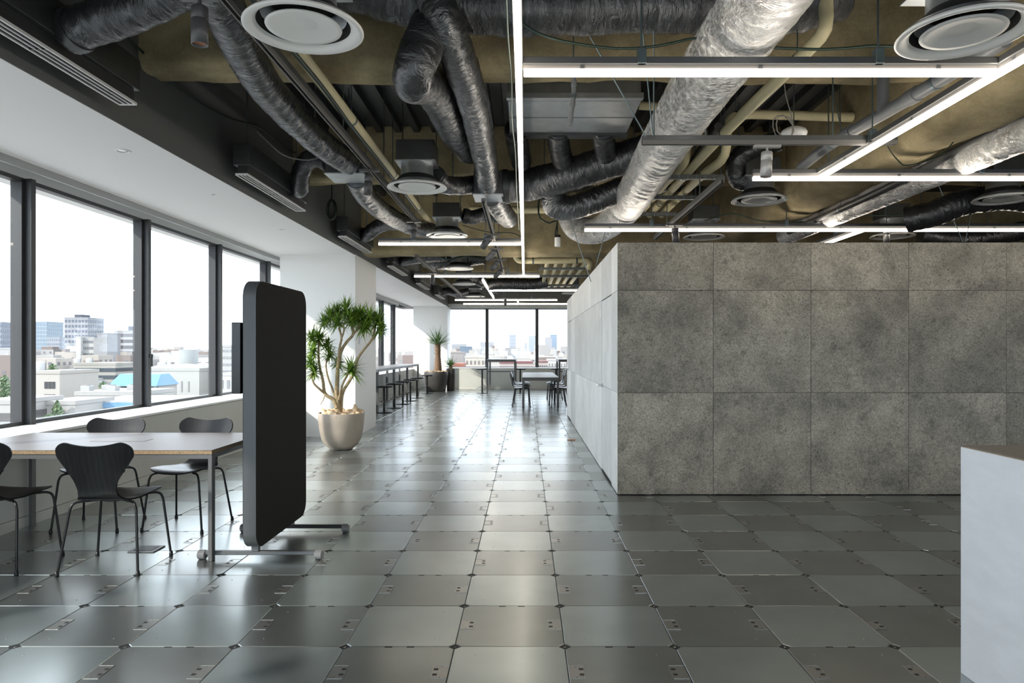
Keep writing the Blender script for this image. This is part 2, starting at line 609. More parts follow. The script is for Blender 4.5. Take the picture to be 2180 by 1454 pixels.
def empty(name, loc=(0, 0, 0), rz=0.0):
    o = bpy.data.objects.new(name, None)
    COL.objects.link(o)
    o.location = loc
    o.rotation_euler = (0, 0, rz)
    o.empty_display_size = 0.1
    return o


def share(src, parent, loc=(0, 0, 0), rot=(0, 0, 0)):
    c = src.copy()
    COL.objects.link(c)
    c.parent = parent
    c.location = loc
    c.rotation_euler = rot
    return c


def copy_tree(o, parent=None):
    c = o.copy()
    COL.objects.link(c)
    c.parent = parent
    for ch in list(o.children):
        copy_tree(ch, c)
    return c


def smooth_path(pts, step=0.05):
    pts = [Vector(p) for p in pts]
    if len(pts) == 2:
        n = max(1, int((pts[1] - pts[0]).length / step))
        return [pts[0].lerp(pts[1], i / n) for i in range(n + 1)]
    P = [pts[0] * 2 - pts[1]] + pts + [pts[-1] * 2 - pts[-2]]
    out = []
    for i in range(1, len(P) - 2):
        a, b, c, d = P[i - 1], P[i], P[i + 1], P[i + 2]
        n = max(2, int((c - b).length / step))
        for k in range(n):
            t = k / n
            out.append(0.5 * ((2 * b) + (c - a) * t + (2 * a - 5 * b + 4 * c - d) * t * t + (3 * b - a - 3 * c + d) * t ** 3))
    out.append(P[-2])
    return out


def rrect(a0, a1, b0, b1, r, n=6):
    out = []
    for ca, cb, s0 in ((a1 - r, b0 + r, -90), (a1 - r, b1 - r, 0), (a0 + r, b1 - r, 90), (a0 + r, b0 + r, 180)):
        for k in range(n + 1):
            t = math.radians(s0 + 90 * k / n)
            out.append((ca + r * math.cos(t), cb + r * math.sin(t)))
    return out


SLAB = 3.90
XL, XR, YB, YF = -3.81, 9.0, -3.2, 23.84      # inside faces of the room
GX, GY = -4.33, 24.62                          # glass planes


def struct(name, mb, mats, label=None, parent=None):
    o = mb.build(name, mats, parent)
    if parent is None:
        tag(o, label, None, None, 'structure')
    return o


# ------------------------------------------------------------------ the floor: metal access tiles
TX0, TY0, TS = 0.179, 3.152, 0.5
floor = struct('floor', MB().box(XL - 0.6, XR, YB, YF + 0.6, -0.30, -0.032), 'slot_black', 'raised floor of bare galvanised steel access tiles')


def tile_mb(dark, mb=None, ox=0.0, oy=0.0, rivets=True, m0=0):
    mb = mb or MB()
    h, c = 0.2485, 0.027
    def octo(hh, cc, z):
        return [(ox - hh, oy - hh + cc, z), (ox - hh + cc, oy - hh, z), (ox + hh - cc, oy - hh, z), (ox + hh, oy - hh + cc, z), (ox + hh, oy + hh - cc, z), (ox + hh - cc, oy + hh, z), (ox - hh + cc, oy + hh, z), (ox - hh, oy + hh - cc, z)]
    vs = octo(h, c, -0.026) + octo(h, c, -0.0022) + octo(h - 0.0022, c, 0.0)
    fs = [tuple(range(16, 24))]
    for k in range(2):
        for i in range(8):
            j = (i + 1) % 8
            fs.append((k * 8 + i, k * 8 + j, (k + 1) * 8 + j, (k + 1) * 8 + i))
    mb.add(vs, fs, m0)
    if rivets:
        for sx in (-1, 1):
            for sy in (-1, 1):
                mb.lathe([(0.0042, 0.0), (0.003, 0.0012), (0.0001, 0.0016)], 6, (ox + sx * 0.150, oy + sy * 0.165, 0), 2, True)
    if dark:
        for sx in (-0.05, 0.05):
            mb.box(ox + sx - 0.017, ox + sx + 0.017, oy + h - 0.011, oy + h - 0.0005, -0.004, 0.0006, 1)
    return mb


def latch_mb(side, mb=None, ox=0.0, oy=0.0, m0=0, m1=1):
    """recessed lifting plate on a tile's edge, two finger holes"""
    mb = mb or MB()
    x1 = 0.2465 * side
    x0 = x1 - 0.066 * side
    lo, hi = min(x0, x1), max(x0, x1)
    mb.box(ox + lo, ox + hi, oy - 0.058, oy + 0.058, -0.002, 0.0007, m0)
    xi = x0
    # raised lip on three sides
    mb.box(ox + min(xi, xi + 0.004 * side), ox + max(xi, xi + 0.004 * side), oy - 0.058, oy + 0.058, 0, 0.0022, m0)
    mb.box(ox + lo, ox + hi, oy - 0.060, oy - 0.0565, 0, 0.0022, m0)
    mb.box(ox + lo, ox + hi, oy + 0.0565, oy + 0.060, 0, 0.0022, m0)
    for dy in (-0.024, 0.024):
        cx = xi + 0.013 * side
        mb.box(ox + cx - 0.010, ox + cx + 0.010, oy + dy - 0.008, oy + dy + 0.008, 0, 0.0013, m1)
    for dy in (-0.048, 0.048):
        mb.lathe([(0.003, 0.0007), (0.0001, 0.0012)], 6, (ox + xi + 0.036 * side, oy + dy, 0), m1, False)
    return mb


def pad_mb(mb=None, ox=0.0, oy=0.0):
    mb = mb or MB()
    mb.lathe([(0.034, -0.02), (0.032, -0.006), (0.020, -0.004), (0.0001, -0.0038)], 10, (ox, oy, 0), 0, False)
    mb.lathe([(0.006, -0.0035), (0.0001, -0.001)], 6, (ox, oy, 0), 1, False)
    return mb


tile_slots = []
for i in range(-8, 18):
    for j in range(-13, 42):
        x, y = TX0 + (i + 0.5) * TS, TY0 + (j + 0.5) * TS
        if x > XR or y > YF + 0.2:
            continue
        Yc = max(y, 0.01)
        u = U0 + F * x / Yc
        v = V0 + F * H / Yc
        inbox = x > 1.2 and 6.7 < y < 14.1
        vis = y > 2.4 and -80 < u < 2260 and v < 1560 and not inbox and not (x > 0.9 and y > 6.6)
        tile_slots.append((not vis, y, x, y, i, j))
tile_slots.sort()
proto = {0: None, 1: None}
latch_proto = {}
far = {0: MB(), 1: MB()}
far_latch = MB()
n_sep = 0
for hid, _, x, y, i, j in tile_slots:
    dark = (i + j) % 2
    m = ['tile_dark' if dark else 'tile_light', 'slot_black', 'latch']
    if not hid and n_sep < 298:
        n_sep += 1
        if proto[dark] is None:
            t = tile_mb(dark).build('floor_tile', m, floor)
            proto[dark] = t
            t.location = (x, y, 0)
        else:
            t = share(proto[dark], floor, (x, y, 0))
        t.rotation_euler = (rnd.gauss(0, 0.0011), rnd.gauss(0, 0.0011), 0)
        if dark and y < 9.2:
            for sd in (-1, 1):
                if sd not in latch_proto:
                    latch_proto[sd] = latch_mb(sd).build('latch_plate', ['latch', 'slot_black'], t)
                else:
                    share(latch_proto[sd], t)
        elif dark:
            for sd in (-1, 1):
                latch_mb(sd, far_latch, x, y)
    else:
        tile_mb(dark, far[dark], x, y, rivets=not hid)
        if dark and not hid:
            for sd in (-1, 1):
                latch_mb(sd, far_latch, x, y)
for d in (0, 1):
    tag(far[d].build('distant_floor_tile', ['tile_dark' if d else 'tile_light', 'slot_black', 'latch'], floor), kind='stuff')
tag(far_latch.build('distant_latch_plate', ['latch', 'slot_black'], floor), kind='stuff')
pad_proto = None
far_pad = MB()
for i in range(-8, 10):
    for j in range(-2, 42):
        x, y = TX0 + i * TS, TY0 + j * TS
        u = U0 + F * x / max(y, 0.1)
        if not (-60 < u < 2240) or y < 2.5 or y > YF or (x > 0.84 and 6.4 < y < 14.2) or x < XL + 0.05:
            continue
        if y < 8.2:
            if pad_proto is None:
                pad_proto = pad_mb().build('corner_pad', ['slot_black', 'latch'], floor, (x, y, 0))
            else:
                share(pad_proto, floor, (x, y, 0))
        else:
            pad_mb(far_pad, x, y)
tag(far_pad.build('distant_corner_pad', ['slot_black', 'latch'], floor), kind='stuff')

# ------------------------------------------------------------------ shell
# ceiling slab: ribbed metal deck
mb = MB().box(-4.6, XR + 0.2, YB, YF + 1.0, SLAB, SLAB + 0.2)
ceiling = struct('ceiling', mb, 'slab_dark', 'dark ribbed metal deck above the open services')
rib = None
x = -2.5
while x < 6.0:
    if rib is None:
        rib = MB().prism([(-0.05, 0), (-0.035, -0.07), (0.035, -0.07), (0.05, 0)][::-1], 1, 0, 24.0).build('deck_rib', 'galv_dark', ceiling, (x, 0.2, SLAB))
    else:
        share(rib, ceiling, (x, 0.2, SLAB))
    x += 0.21

# left window wall: low wall with cladding panels, sill
wl = struct('wall_left', MB().box(-4.42, XL - 0.012, YB, 25.0, 0.0, 0.68), 'low_wall_paint', 'low grey panelled wall under the long window')
MUL = [5.97 + 1.852 * k for k in range(-5, 11)]
edges = [YB] + [m for m in MUL if m < YF] + [YF]
for a, b in zip(edges[:-1], edges[1:]):
    MB().box(XL - 0.014, XL, a + 0.002, b - 0.002, 0.082, 0.672, 0, 0.0015).build('panel', 'low_wall_paint', wl)
struct('baseboard_left', MB().box(XL - 0.014, XL + 0.003, YB, YF, 0.0, 0.078), 'low_wall_paint', 'flat grey skirting along the low window wall')
struct('trim_1', MB().box(-4.36, XL + 0.012, YB, YF + 0.5, 0.682, 0.704, 0, 0.003), 'sill_white', 'white window ledge running the length of the window wall')

# wall above the windows and outer spandrels
struct('wall_upper', MB().box(-4.60, -4.36, YB, 25.0, 2.815, SLAB), 'white_paint', 'white strip of wall above the long window')
struct('trim_2', MB().box(-4.36, -3.90, YB, YF, 2.93, 2.95), 'white_paint', 'inside of the blind box over the window')
t3 = struct('trim_3', MB().box(-3.905, -3.885, YB, YF, 2.752, 2.93), 'alu_trim', 'grey metal edge strip of the blind box')
MB().box(-3.884, -3.874, YB, YF, 2.810, 2.826).build('white_edge_strip', 'white_paint', t3)  # thin white strip along the soffit edge
struct('ceiling_soffit', MB().box(-3.885, -2.66, YB, YF, 2.825, 2.90), 'soffit_white', 'flat white lowered ceiling along the windows')
struct('wall_bulkhead', MB().box(-2.70, -2.655, YB, YF, 2.826, SLAB), 'bulkhead_grey', 'dark grey vertical face above the white lowered ceiling')

# far wall
wf = struct('wall_far', MB().box(-2.66, XR, YF + 0.012, 24.7, 0.0, 0.70), 'low_wall_paint', 'low grey panelled wall under the far window')
for k in range(7):
    a = -2.64 + k * 1.78
    MB().box(a + 0.002, a + 1.776, YF, YF + 0.013, 0.082, 0.69).build('panel', 'low_wall_paint', wf)
struct('baseboard_far', MB().box(-2.66, XR, YF - 0.003, YF + 0.013, 0.0, 0.078), 'low_wall_paint', 'flat grey skirting along the far wall')
struct('trim_4', MB().box(-3.8, XR, YF - 0.012, 24.66, 0.702, 0.724, 0, 0.003), 'sill_white', 'white ledge of the far window')
struct('wall_far_header', MB().box(-4.4, XR, YF + 0.05, 24.9, 2.80, SLAB), 'bulkhead_grey', 'grey wall above the far window')
struct('trim_5', MB().box(-2.70, XR, YF + 0.02, YF + 0.06, 2.79, 2.93), 'white_paint', 'white band over the far window')
# unseen enclosing walls
struct('wall_right', MB().box(XR, XR + 0.2, YB, 25.0, 0.0, SLAB), 'bulkhead_grey', 'far side wall of the office')
wbk = struct('wall_back', MB().box(-4.6, XR + 0.2, YB - 0.4, YB, 0.0, 0.70), 'low_wall_paint', 'low wall under the added window behind the viewer')
struct('wall_back_header', MB().box(-4.6, XR + 0.2, YB - 0.4, YB, 2.80, SLAB), 'white_paint', 'wall above the added window behind the viewer')

# columns
c1 = struct('column', MB().box(-3.81, -2.64, 10.76, 12.25, 0.075, 2.826), 'white_paint', 'white boxed column beside the big potted tree')
MB().box(-3.808, -2.646, 10.766, 12.244, 0.0, 0.075).build('baseboard', 'white_paint', c1)
MB().box(-2.639, -2.632, 11.00, 11.09, 1.44, 1.56, 0, 0.002).add([], []).build('wall_switch', 'switch_grey', c1)
c2 = struct('column.001', MB().box(-3.81, -2.655, 23.55, 24.6, 0.075, 2.826), 'white_paint', 'white boxed column in the far corner behind the palm')
MB().box(-3.808, -2.661, 23.556, 24.5, 0.0, 0.075).build('baseboard', 'white_paint', c2)

# windows
wn_i = 0


def window(a, b, axis):
    """one bay between mullion centres a..b; axis 'Y': on the left wall, 'X': on the far wall"""
    global wn_i
    wn_i += 1
    if axis == 'Y':
        o = empty('window_%d' % wn_i, (GX, a, 0.70))
        B = lambda x0, x1, y0, y1, z0, z1, mi=0, m=None: (m or MB()).box(x0, x1, y0 - a, y1 - a, z0 - 0.70, z1 - 0.70, mi, 0.002)
        mm = MB()
        B(-0.07, 0.03, a - 0.05, a + 0.02, 0.70, 2.82, 1, mm)
        B(-0.06, 0.085, a - 0.012, a + 0.045, 0.70, 2.82, 0, mm)
        mm.build('mullion', ['dark_frame', 'dark_frame_outer'], o)
        B(-0.05, 0.03, a + 0.045, b - 0.05, 0.704, 0.735).build('bottom_rail', 'dark_frame', o)
        B(-0.05, 0.03, a + 0.045, b - 0.05, 2.785, 2.82).build('top_rail', 'dark_frame', o)
        B(-0.006, 0.006, a + 0.03, b - 0.04, 0.73, 2.79).build('pane', 'glass', o)
    else:
        o = empty('window_%d' % wn_i, (a, GY, 0.72))
        B = lambda x0, x1, y0, y1, z0, z1, mi=0: MB().box(x0 - a, x1 - a, y0, y1, z0 - 0.72, z1 - 0.72, mi, 0.002)
        B(a - 0.055, a + 0.055, -0.09, 0.06, 0.72, 2.80).build('mullion', 'dark_frame', o)
        B(a + 0.055, b - 0.055, -0.03, 0.05, 0.722, 0.745).build('bottom_rail', 'dark_frame', o)
        B(a + 0.055, b - 0.055, -0.03, 0.05, 2.775, 2.80).build('top_rail', 'dark_frame', o)
        B(a + 0.05, b - 0.05, -0.006, 0.006, 0.74, 2.78).build('pane', 'glass', o)
    o['kind'] = 'structure'
    return o


for k in range(7):  # unseen window bays, added as fill light for clad room and counter
    wn_i += 1
    xa, xb = -4.3 + 1.9 * k, -4.3 + 1.9 * (k + 1)
    o = empty('window_%d' % wn_i, (xa, YB - 0.3, 0.70))
    MB().box(-0.055, 0.055, -0.06, 0.09, 0, 2.1).build('mullion', 'dark_frame', o)
    MB().box(0.05, 1.85, -0.006, 0.006, 0.0, 2.1).build('pane', 'glass', o)
    o['kind'] = 'structure'
    o['label'] = 'unseen window bay added behind the viewer, bay %d' % (k + 1)
for k in range(len(MUL) - 1):
    w = window(MUL[k], MUL[k + 1], 'Y')
    w['label'] = 'tall fixed window bay with dark frame on the city side, bay %d' % (k + 1)
    if k == 6:
        hb = MB()
        hb.box(0.085, 0.115, 0.0, 0.03, 0.56, 0.60, 0, 0.003)
        hb.box(0.100, 0.115, 0.005, 0.025, 0.46, 0.58, 0, 0.003)
        hb.build('window_handle', 'black_metal', w)
for k in range(6):
    w = window(-3.13 + 1.77 * k, -3.13 + 1.77 * (k + 1), 'X')
    w['label'] = 'window bay in the far wall, bay %d' % (k + 1)

# ------------------------------------------------------------------ board-clad room (partition)
BX, BY, BYE, BH = 0.854, 6.432, 14.24, 2.345
wp = struct('wall_partition', MB().box(BX + 0.014, 7.2, BY + 0.014, BYE - 0.01, 0.004, BH - 0.004), 'dark_gap', 'free-standing room clad in cement board panels')
rows = [(0.006, 0.95), (0.95, 1.90), (1.90, BH)]
cols = [BX] + [BX + 0.889 + 0.9075 * k for k in range(7)]
for (z0, z1) in rows:
    for a, b in zip(cols[:-1], cols[1:]):
        dy = rnd.uniform(0, 0.0015)
        MB().box(a + 0.0018, b - 0.0018, BY + dy, BY + 0.013, z0 + 0.0018, z1 - 0.0018, 0, 0.0012).build('board_panel', 'board_front', wp)
ycuts = [BY, 6.88, 7.76, 9.10, 10.5, 11.9, 12.98, 13.9, BYE]
for (z0, z1) in rows:
    for k, (a, b) in enumerate(zip(ycuts[:-1], ycuts[1:])):
        if k in (1, 6) and z0 < 1.8:
            continue
        a2 = a + 0.0135 if k == 0 else a + 0.0015
        MB().box(BX + rnd.uniform(0, 0.0012), BX + 0.013, a2, b - 0.0015, z0 + 0.0015, z1 - 0.0015, 0, 0.0012).build('board_panel', 'board_side', wp)
for dn, (a, b) in enumerate(((6.88, 7.76), (12.98, 13.9))):
    d = struct('door_%d' % (dn + 1), MB().box(BX + 0.002, BX + 0.012, a + 0.008, b - 0.008, 0.028, 0.9485, 0, 0.001), 'board_side',
               ['flush board-clad door near the corner of the clad room', 'flush board-clad door at the far end of the clad room'][dn])
    MB().box(BX + 0.002, BX + 0.012, a + 0.008, b - 0.008, 0.9515, 1.890, 0, 0.001).build('door_leaf', 'board_side', d)
    hb = MB()
    hb.cyl((BX, b - 0.075, 0.955), 0.022, -0.012, 0.003, 14, 0, 'X')
    hb.tube([(BX - 0.01, b - 0.075, 0.955), (BX - 0.055, b - 0.075, 0.955)], 0.009, 8)
    hb.tube([(BX - 0.055, b - 0.075, 0.955), (BX - 0.057, b - 0.19, 0.955)], 0.009, 8)
    hb.build('lever_handle', 'chrome', d)
    MB().box(BX - 0.004, BX + 0.001, b + 0.06, b + 0.16, 1.70, 1.80, 0, 0.001).build('sign_plate', 'white_paint', d)

# ------------------------------------------------------------------ sprayed beams


def beam(axis, a0, a1, c0, c1, z0, label, seed, rad=0.07, amp=0.010):
    rg = np.random.default_rng(seed)
    z1 = SLAB
    prof = []
    steps = 5
    for k in range(9):
        prof.append((c0, z1 + (z0 + rad - z1) * k / 8))
    for k in range(1, steps):
        t = math.pi + (math.pi / 2) * k / steps
        prof.append((c0 + rad + rad * math.cos(t), z0 + rad + rad * math.sin(t)))
    for k in range(6):
        prof.append((c0 + rad + (c1 - c0 - 2 * rad) * k / 5, z0))
    for k in range(1, steps):
        t = 1.5 * math.pi + (math.pi / 2) * k / steps
        prof.append((c1 - rad + rad * math.cos(t), z0 + rad + rad * math.sin(t)))
    for k in range(9):
        prof.append((c1, z0 + rad + (z1 - z0 - rad) * k / 8))
    n = len(prof)
    m = max(2, int((a1 - a0) / 0.12))
    ph = rg.uniform(0, 6.28, 8)
    vs = []
    cm, zm = (c0 + c1) / 2, (z0 + z1) / 2
    for i in range(m + 1):
        a = a0 + (a1 - a0) * i / m
        for k, (c, z) in enumerate(prof):
            d = amp * (math.sin(a * 2.1 + ph[0] + k * 0.35) + math.sin(a * 5.3 + ph[1] - k * 0.6) * 0.6 + math.sin(a * 9.7 + ph[2] + k * 1.1) * 0.35 + rg.normal(0, 0.22))
            d *= min(1.0, (z1 - z) * 3)
            dc = d * (1 if c > cm else -1) * (0.3 if abs(z - z0) < 0.02 else 1)
            dz = -d if z < z0 + 0.05 else 0
            p = (c + dc, a, z + dz) if axis == 'Y' else (a, c + dc, z + dz)
            vs.append(p)
    fs = []
    for i in range(m):
        for k in range(n - 1):
            q = (i * n + k, i * n + k + 1, (i + 1) * n + k + 1, (i + 1) * n + k)
            fs.append(q if axis == 'Y' else q[::-1])
    mb = MB().add(vs, fs, 0, True)
    mb.add(vs[:n], [tuple(range(n))])
    mb.add(vs[-n:], [tuple(range(n))])
    o = mb.build('beam', 'rockwool')
    tag(o, label, None, None, 'structure')
    return o


ZB = H + 1.95
beam('X', -2.66, XR, 4.76, 5.12, ZB, 'first tan fireproofed cross beam nearest the viewer', 1)
beam('X', -2.66, XR, 7.92, 8.28, ZB, 'second tan fireproofed cross beam', 2)
beam('X', -2.66, XR, 11.2, 11.75, H + 1.567, 'deep tan fireproofed beam in line with the white column', 3)
beam('X', -2.66, XR, 14.4, 14.76, ZB, 'tan fireproofed cross beam beyond the deep one', 4)
beam('X', -2.66, XR, 17.6, 17.95, ZB, 'tan fireproofed cross beam towards the far window', 5)
beam('X', -2.66, XR, 20.8, 21.15, ZB, 'last tan fireproofed cross beam before the far window', 6)
beam('Y', 2.4, 11.3, 2.98, 3.52, H + 1.62, 'long tan fireproofed girder running above the clad room', 7, 0.14, 0.014)

# ------------------------------------------------------------------ linear lights, tracks
ROD = 0.0055


def rods_mb(pts, z0, z1=SLAB, r=ROD):
    out = []
    for (x, y) in pts:
        out.append(MB().tube([(x, y, z0), (x, y, z1)], r, 6))
    return out


def linear_light(label, axis, fixed, a0, a1, zr=None, rods=2):
    """channel with LED batten underneath; axis 'X': runs across, 'Y': runs into the room"""
    root = empty('linear_light', ((a0 + a1) / 2, fixed, 2.735) if axis == 'X' else (fixed, (a0 + a1) / 2, 2.735))
    tag(root, label, 'light', 'linear LED lights under the services')
    L = (a1 - a0) / 2
    B = (lambda l0, l1, w, z0, z1, m=None, mi=0: (m or MB()).box(l0, l1, -w, w, z0, z1, mi, 0.002)) if axis == 'X' else (lambda l0, l1, w, z0, z1, m=None, mi=0: (m or MB()).box(-w, w, l0, l1, z0, z1, mi, 0.002))
    B(-L, L, 0.021, 0.055, 0.090).build('channel', 'rail_grey', root)
    B(-L, L, 0.005, 0.030, 0.056).build('mounting_plate', 'rail_plate', root)
    B(-L + 0.004, L - 0.004, 0.0155, 0.0, 0.031).build('led_tube', 'led', root)
    k = -L + 0.3
    while k < L:
        B(k - 0.012, k + 0.012, 0.008, 0.029, 0.057).build('tube_clip', 'rail_grey', root)
        k += 0.9
    for i in range(rods):
        t = -L + 2 * L * (i + 0.5) / rods
        p = (t, 0) if axis == 'X' else (0, t)
        MB().tube([(p[0], p[1], 0.088), (p[0], p[1], SLAB - 2.735)], ROD, 6).build('hanger_rod', 'zinc_rod', root)
        MB().box(p[0] - 0.022, p[0] + 0.022, p[1] - 0.025, p[1] + 0.025, 0.055, 0.135, 0, 0.003).build('channel_clip', 'zinc_rod', root)
    return root


DZL = 1.40
linear_light('long lit batten running from the viewer down the corridor', 'Y', -0.035, 1.2, 13.25, rods=5)
linear_light('lit batten crossing just past the silver foil duct, first from the viewer', 'X', 3.51, -0.012, 2.385, rods=2)
linear_light('lit batten running under the tan girder, joining two cross battens', 'Y', 2.40, 2.2, 5.66, rods=2)
linear_light('lit batten across the ceiling behind the hanging smoke sensor ball, second from the viewer', 'X', 5.68, 1.86, 5.6, rods=3)
linear_light('lit batten just above the top edge of the clad room', 'X', 8.12, 0.69, 7.0, rods=4)
linear_light('short lit batten running away behind the clad room top edge', 'Y', 3.97, 8.14, 9.6, rods=1)
linear_light('lit batten below the deep tan beam, joining the long batten', 'X', 9.20, -1.95, -0.055, rods=2)
linear_light('lit batten at the end of the long corridor batten', 'X', 13.27, -2.13, 0.27, rods=2)
linear_light('lit batten beyond the cream pipe rack', 'X', 16.4, -0.86, 1.9, rods=2)
linear_light('short lit batten running into the distance over the corridor', 'Y', -0.863, 13.96, 18.87, rods=2)
linear_light('lit batten second from the far window', 'X', 19.57, -1.99, 0.90, rods=2)
linear_light('lit batten nearest the far window', 'X', 21.3, -1.91, 3.0, rods=2)
linear_light('very short lit batten between the two farthest cross battens', 'Y', -0.22, 19.6, 21.27, rods=1)


def spot(loc, tilt=(0, 0, 0), m='spot_grey', size=1.0, label=''):
    root = empty('spotlight', loc)
    tag(root, label, 'spotlight', 'track spotlights')
    s = size
    MB().box(-0.09 * s, 0.09 * s, -0.018, 0.018, -0.022, 0.0, 0, 0.003).build('track_adapter', m, root)
    h = empty('spot_head', (0, 0, -0.02))
    h.parent = root
    h.rotation_euler = tilt
    body = MB()
    body.lathe([(0.0001, -0.03), (0.032 * s, -0.03), (0.037 * s, -0.036), (0.037 * s, -0.085), (0.034 * s, -0.087), (0.034 * s, -0.091), (0.037 * s, -0.093), (0.037 * s, -0.205), (0.032 * s, -0.205), (0.030 * s, -0.19)], 20)
    body.build('lamp_body', m, h)
    MB().lathe([(0.031 * s, -0.196), (0.0001, -0.188)], 18).build('lamp_reflector', 'copper', h)
    MB().tube([(0, 0, 0), (0, 0, -0.035)], 0.009, 8).build('stem', m, h)
    return root


def track(label, axis, fixed, a0, a1, z=2.785, rods=2):
    c = ((a0 + a1) / 2, fixed, z) if axis == 'X' else (fixed, (a0 + a1) / 2, z)
    root = empty('lighting_track', c)
    tag(root, label, 'track', 'lighting tracks')
    L = (a1 - a0) / 2
    def B(l0, l1, w0, w1, z0, z1):
        return MB().box(l0, l1, w0, w1, z0, z1) if axis == 'X' else MB().box(w0, w1, l0, l1, z0, z1)
    B(-L, L, -0.021, 0.021, 0.030, 0.062).build('channel', 'rail_grey', root)
    B(-L, L, -0.017, -0.010, 0.0, 0.031).build('track_side', 'rail_plate', root)
    B(-L, L, 0.010, 0.017, 0.0, 0.031).build('track_side', 'rail_plate', root)
    B(-L, L, -0.0105, 0.0105, 0.012, 0.031).build('track_slot', 'dark_gap', root)
    for i in range(rods):
        t = -L + 2 * L * (i + 0.5) / rods
        p = (t, 0) if axis == 'X' else (0, t)
        MB().tube([(p[0], p[1], 0.06), (p[0], p[1], SLAB - z)], ROD, 6).build('hanger_rod', 'zinc_rod', root)
    return root


track('long black track parallel to the window wall bulkhead', 'Y', -1.385, 1.5, 9.05, z=2.95, rods=5)
track('track continuing beside the bulkhead past the deep beam', 'Y', -1.72, 10.9, 18.7, rods=4)
track('track with four tilted spotlights over the corridor', 'Y', -0.415, 6.85, 13.2, rods=4)
track('short cross track carrying a silver spotlight in front of the round diffuser', 'X', 4.86, 0.818, 2.60, rods=2)
track('slanting looking track running towards the clad room corner', 'Y', 1.70, 5.98, 9.1, rods=2)

spot((PZ(425, 5, 2.95).x, PZ(425, 5, 2.95).y, 2.98), (0, 0, 0), 'spot_grey', 1.0, 'dark spotlight nearest the viewer beside the long black track')
MB_sp = None
spot((-1.385, 6.15, 2.95), (0, 0.08, 0), 'spot_grey', 1.0, 'dark spotlight on the long black track above the junction box')
spot((-1.385, 8.6, 2.95), (0, 0, 0), 'spot_grey', 1.0, 'dark spotlight near the end of the long black track')
spot((1.70, 7.9, 2.785), (0.12, -0.12, 0), 'spot_grey', 1.1, 'dark spotlight above the clad room corner')
spot((1.695, 4.86, 2.785), (0, 0.05, 0), 'spot_silver', 1.05, 'silver spotlight on the short cross track')
for k, y in enumerate((8.6, 9.8, 11.0, 12.2)):
    spot((-0.415, y, 2.785), (0.45, 0.75, 0), 'spot_grey', 1.15, ['first', 'second', 'third', 'fourth'][k] + ' tilted spotlight in the row of four over the corridor')
spot((-1.72, 12.9, 2.785), (0, 0.1, 0), 'spot_grey', 1.0, 'dark spotlight on the far bulkhead track')
sp = spot((4.25, 8.158, 2.81), (0, 0, 0), 'spot_grey', 1.0, 'dark spotlight hanging at the cross batten over the clad room')
MB().tube([(0, 0, -0.005), (0, 0, SLAB - 2.81)], ROD, 6).build('hanger_rod', 'zinc_rod', sp)
sp = spot((-0.55, 19.0, 2.785), (0, 0, 0), 'spot_grey', 1.1, 'small dark spotlight near the far window')
MB().tube([(0, 0, -0.005), (0, 0, SLAB - 2.785)], ROD, 6).build('hanger_rod', 'zinc_rod', sp)

# ------------------------------------------------------------------ round ceiling diffusers
def make_diffuser():
    root = empty('round_diffuser', (0, 0, 0))
    D = 0.275
    MB().lathe([(0.225, 0.040), (0.262, 0.024), (D, 0.010), (D, 0.004), (0.265, 0.0), (0.240, 0.006), (0.222, 0.020), (0.214, 0.028)], 56).build('rim', 'diffuser_white', root)
    MB().lathe([(0.214, 0.028), (0.19, 0.075), (0.145, 0.12), (0.0001, 0.12)], 48).build('throat', 'dark_gap', root)
    MB().lathe([(0.172, 0.020), (0.175, 0.016), (0.172, 0.010), (0.15, 0.012), (0.070, 0.030), (0.062, 0.030), (0.0001, 0.028)], 48).build('disc', 'diffuser_white', root)
    MB().tube([(0, 0, 0.03), (0, 0, 0.119)], 0.012, 8).build('disc_stem', 'rail_grey', root)
    MB().lathe([(0.262, 0.026), (0.245, 0.040), (0.205, 0.058), (0.165, 0.085), (0.150, 0.11), (0.147, 0.235)], 48).build('neck', 'galv', root)
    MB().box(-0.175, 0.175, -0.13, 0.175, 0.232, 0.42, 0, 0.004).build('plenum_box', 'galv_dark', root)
    fl = MB().box(-0.185, 0.185, -0.14, 0.185, 0.226, 0.236)
    fl.build('box_flange', 'galv', root)
    for sx in (-0.16, 0.16):
        MB().tube([(sx, 0.15, 0.41), (sx, 0.15, SLAB - 2.85)], ROD, 6).build('hanger_rod', 'zinc_rod', root)
    return root


DIFF = [(-1.042, 3.263, 'large white round diffuser nearest the window side, close to the viewer'),
        (-1.009, 6.46, 'white round diffuser under a galvanised box beside the long black track'),
        (-1.034, 9.17, 'white round diffuser just above the batten under the deep beam'),
        (-1.24, 12.9, 'white round diffuser just past the deep beam'),
        (-1.42, 16.0, 'white round diffuser fifth in the window side row'),
        (-1.42, 19.7, 'white round diffuser nearest the far window'),
        (1.975, 3.13, 'large white round diffuser over the lit corner of two battens'),
        (2.366, 7.02, 'white round diffuser behind the silver spotlight'),
        (2.40, 9.32, 'white round diffuser just above the middle of the clad room'),
        (4.80, 6.97, 'white round diffuser at the picture edge beyond the foil duct'),
        (4.89, 9.24, 'shadowed white round diffuser above the clad room panels'),
        (1.25, 18.6, 'white round diffuser half hidden by the clad room far corner')]
d0 = make_diffuser()
for k, (x, y, lab) in enumerate(DIFF):
    o = d0 if k == 0 else copy_tree(d0)
    o.location = (x, y, 2.765 if k == 6 else 2.85)
    tag(o, lab, 'diffuser', 'round ceiling diffusers')


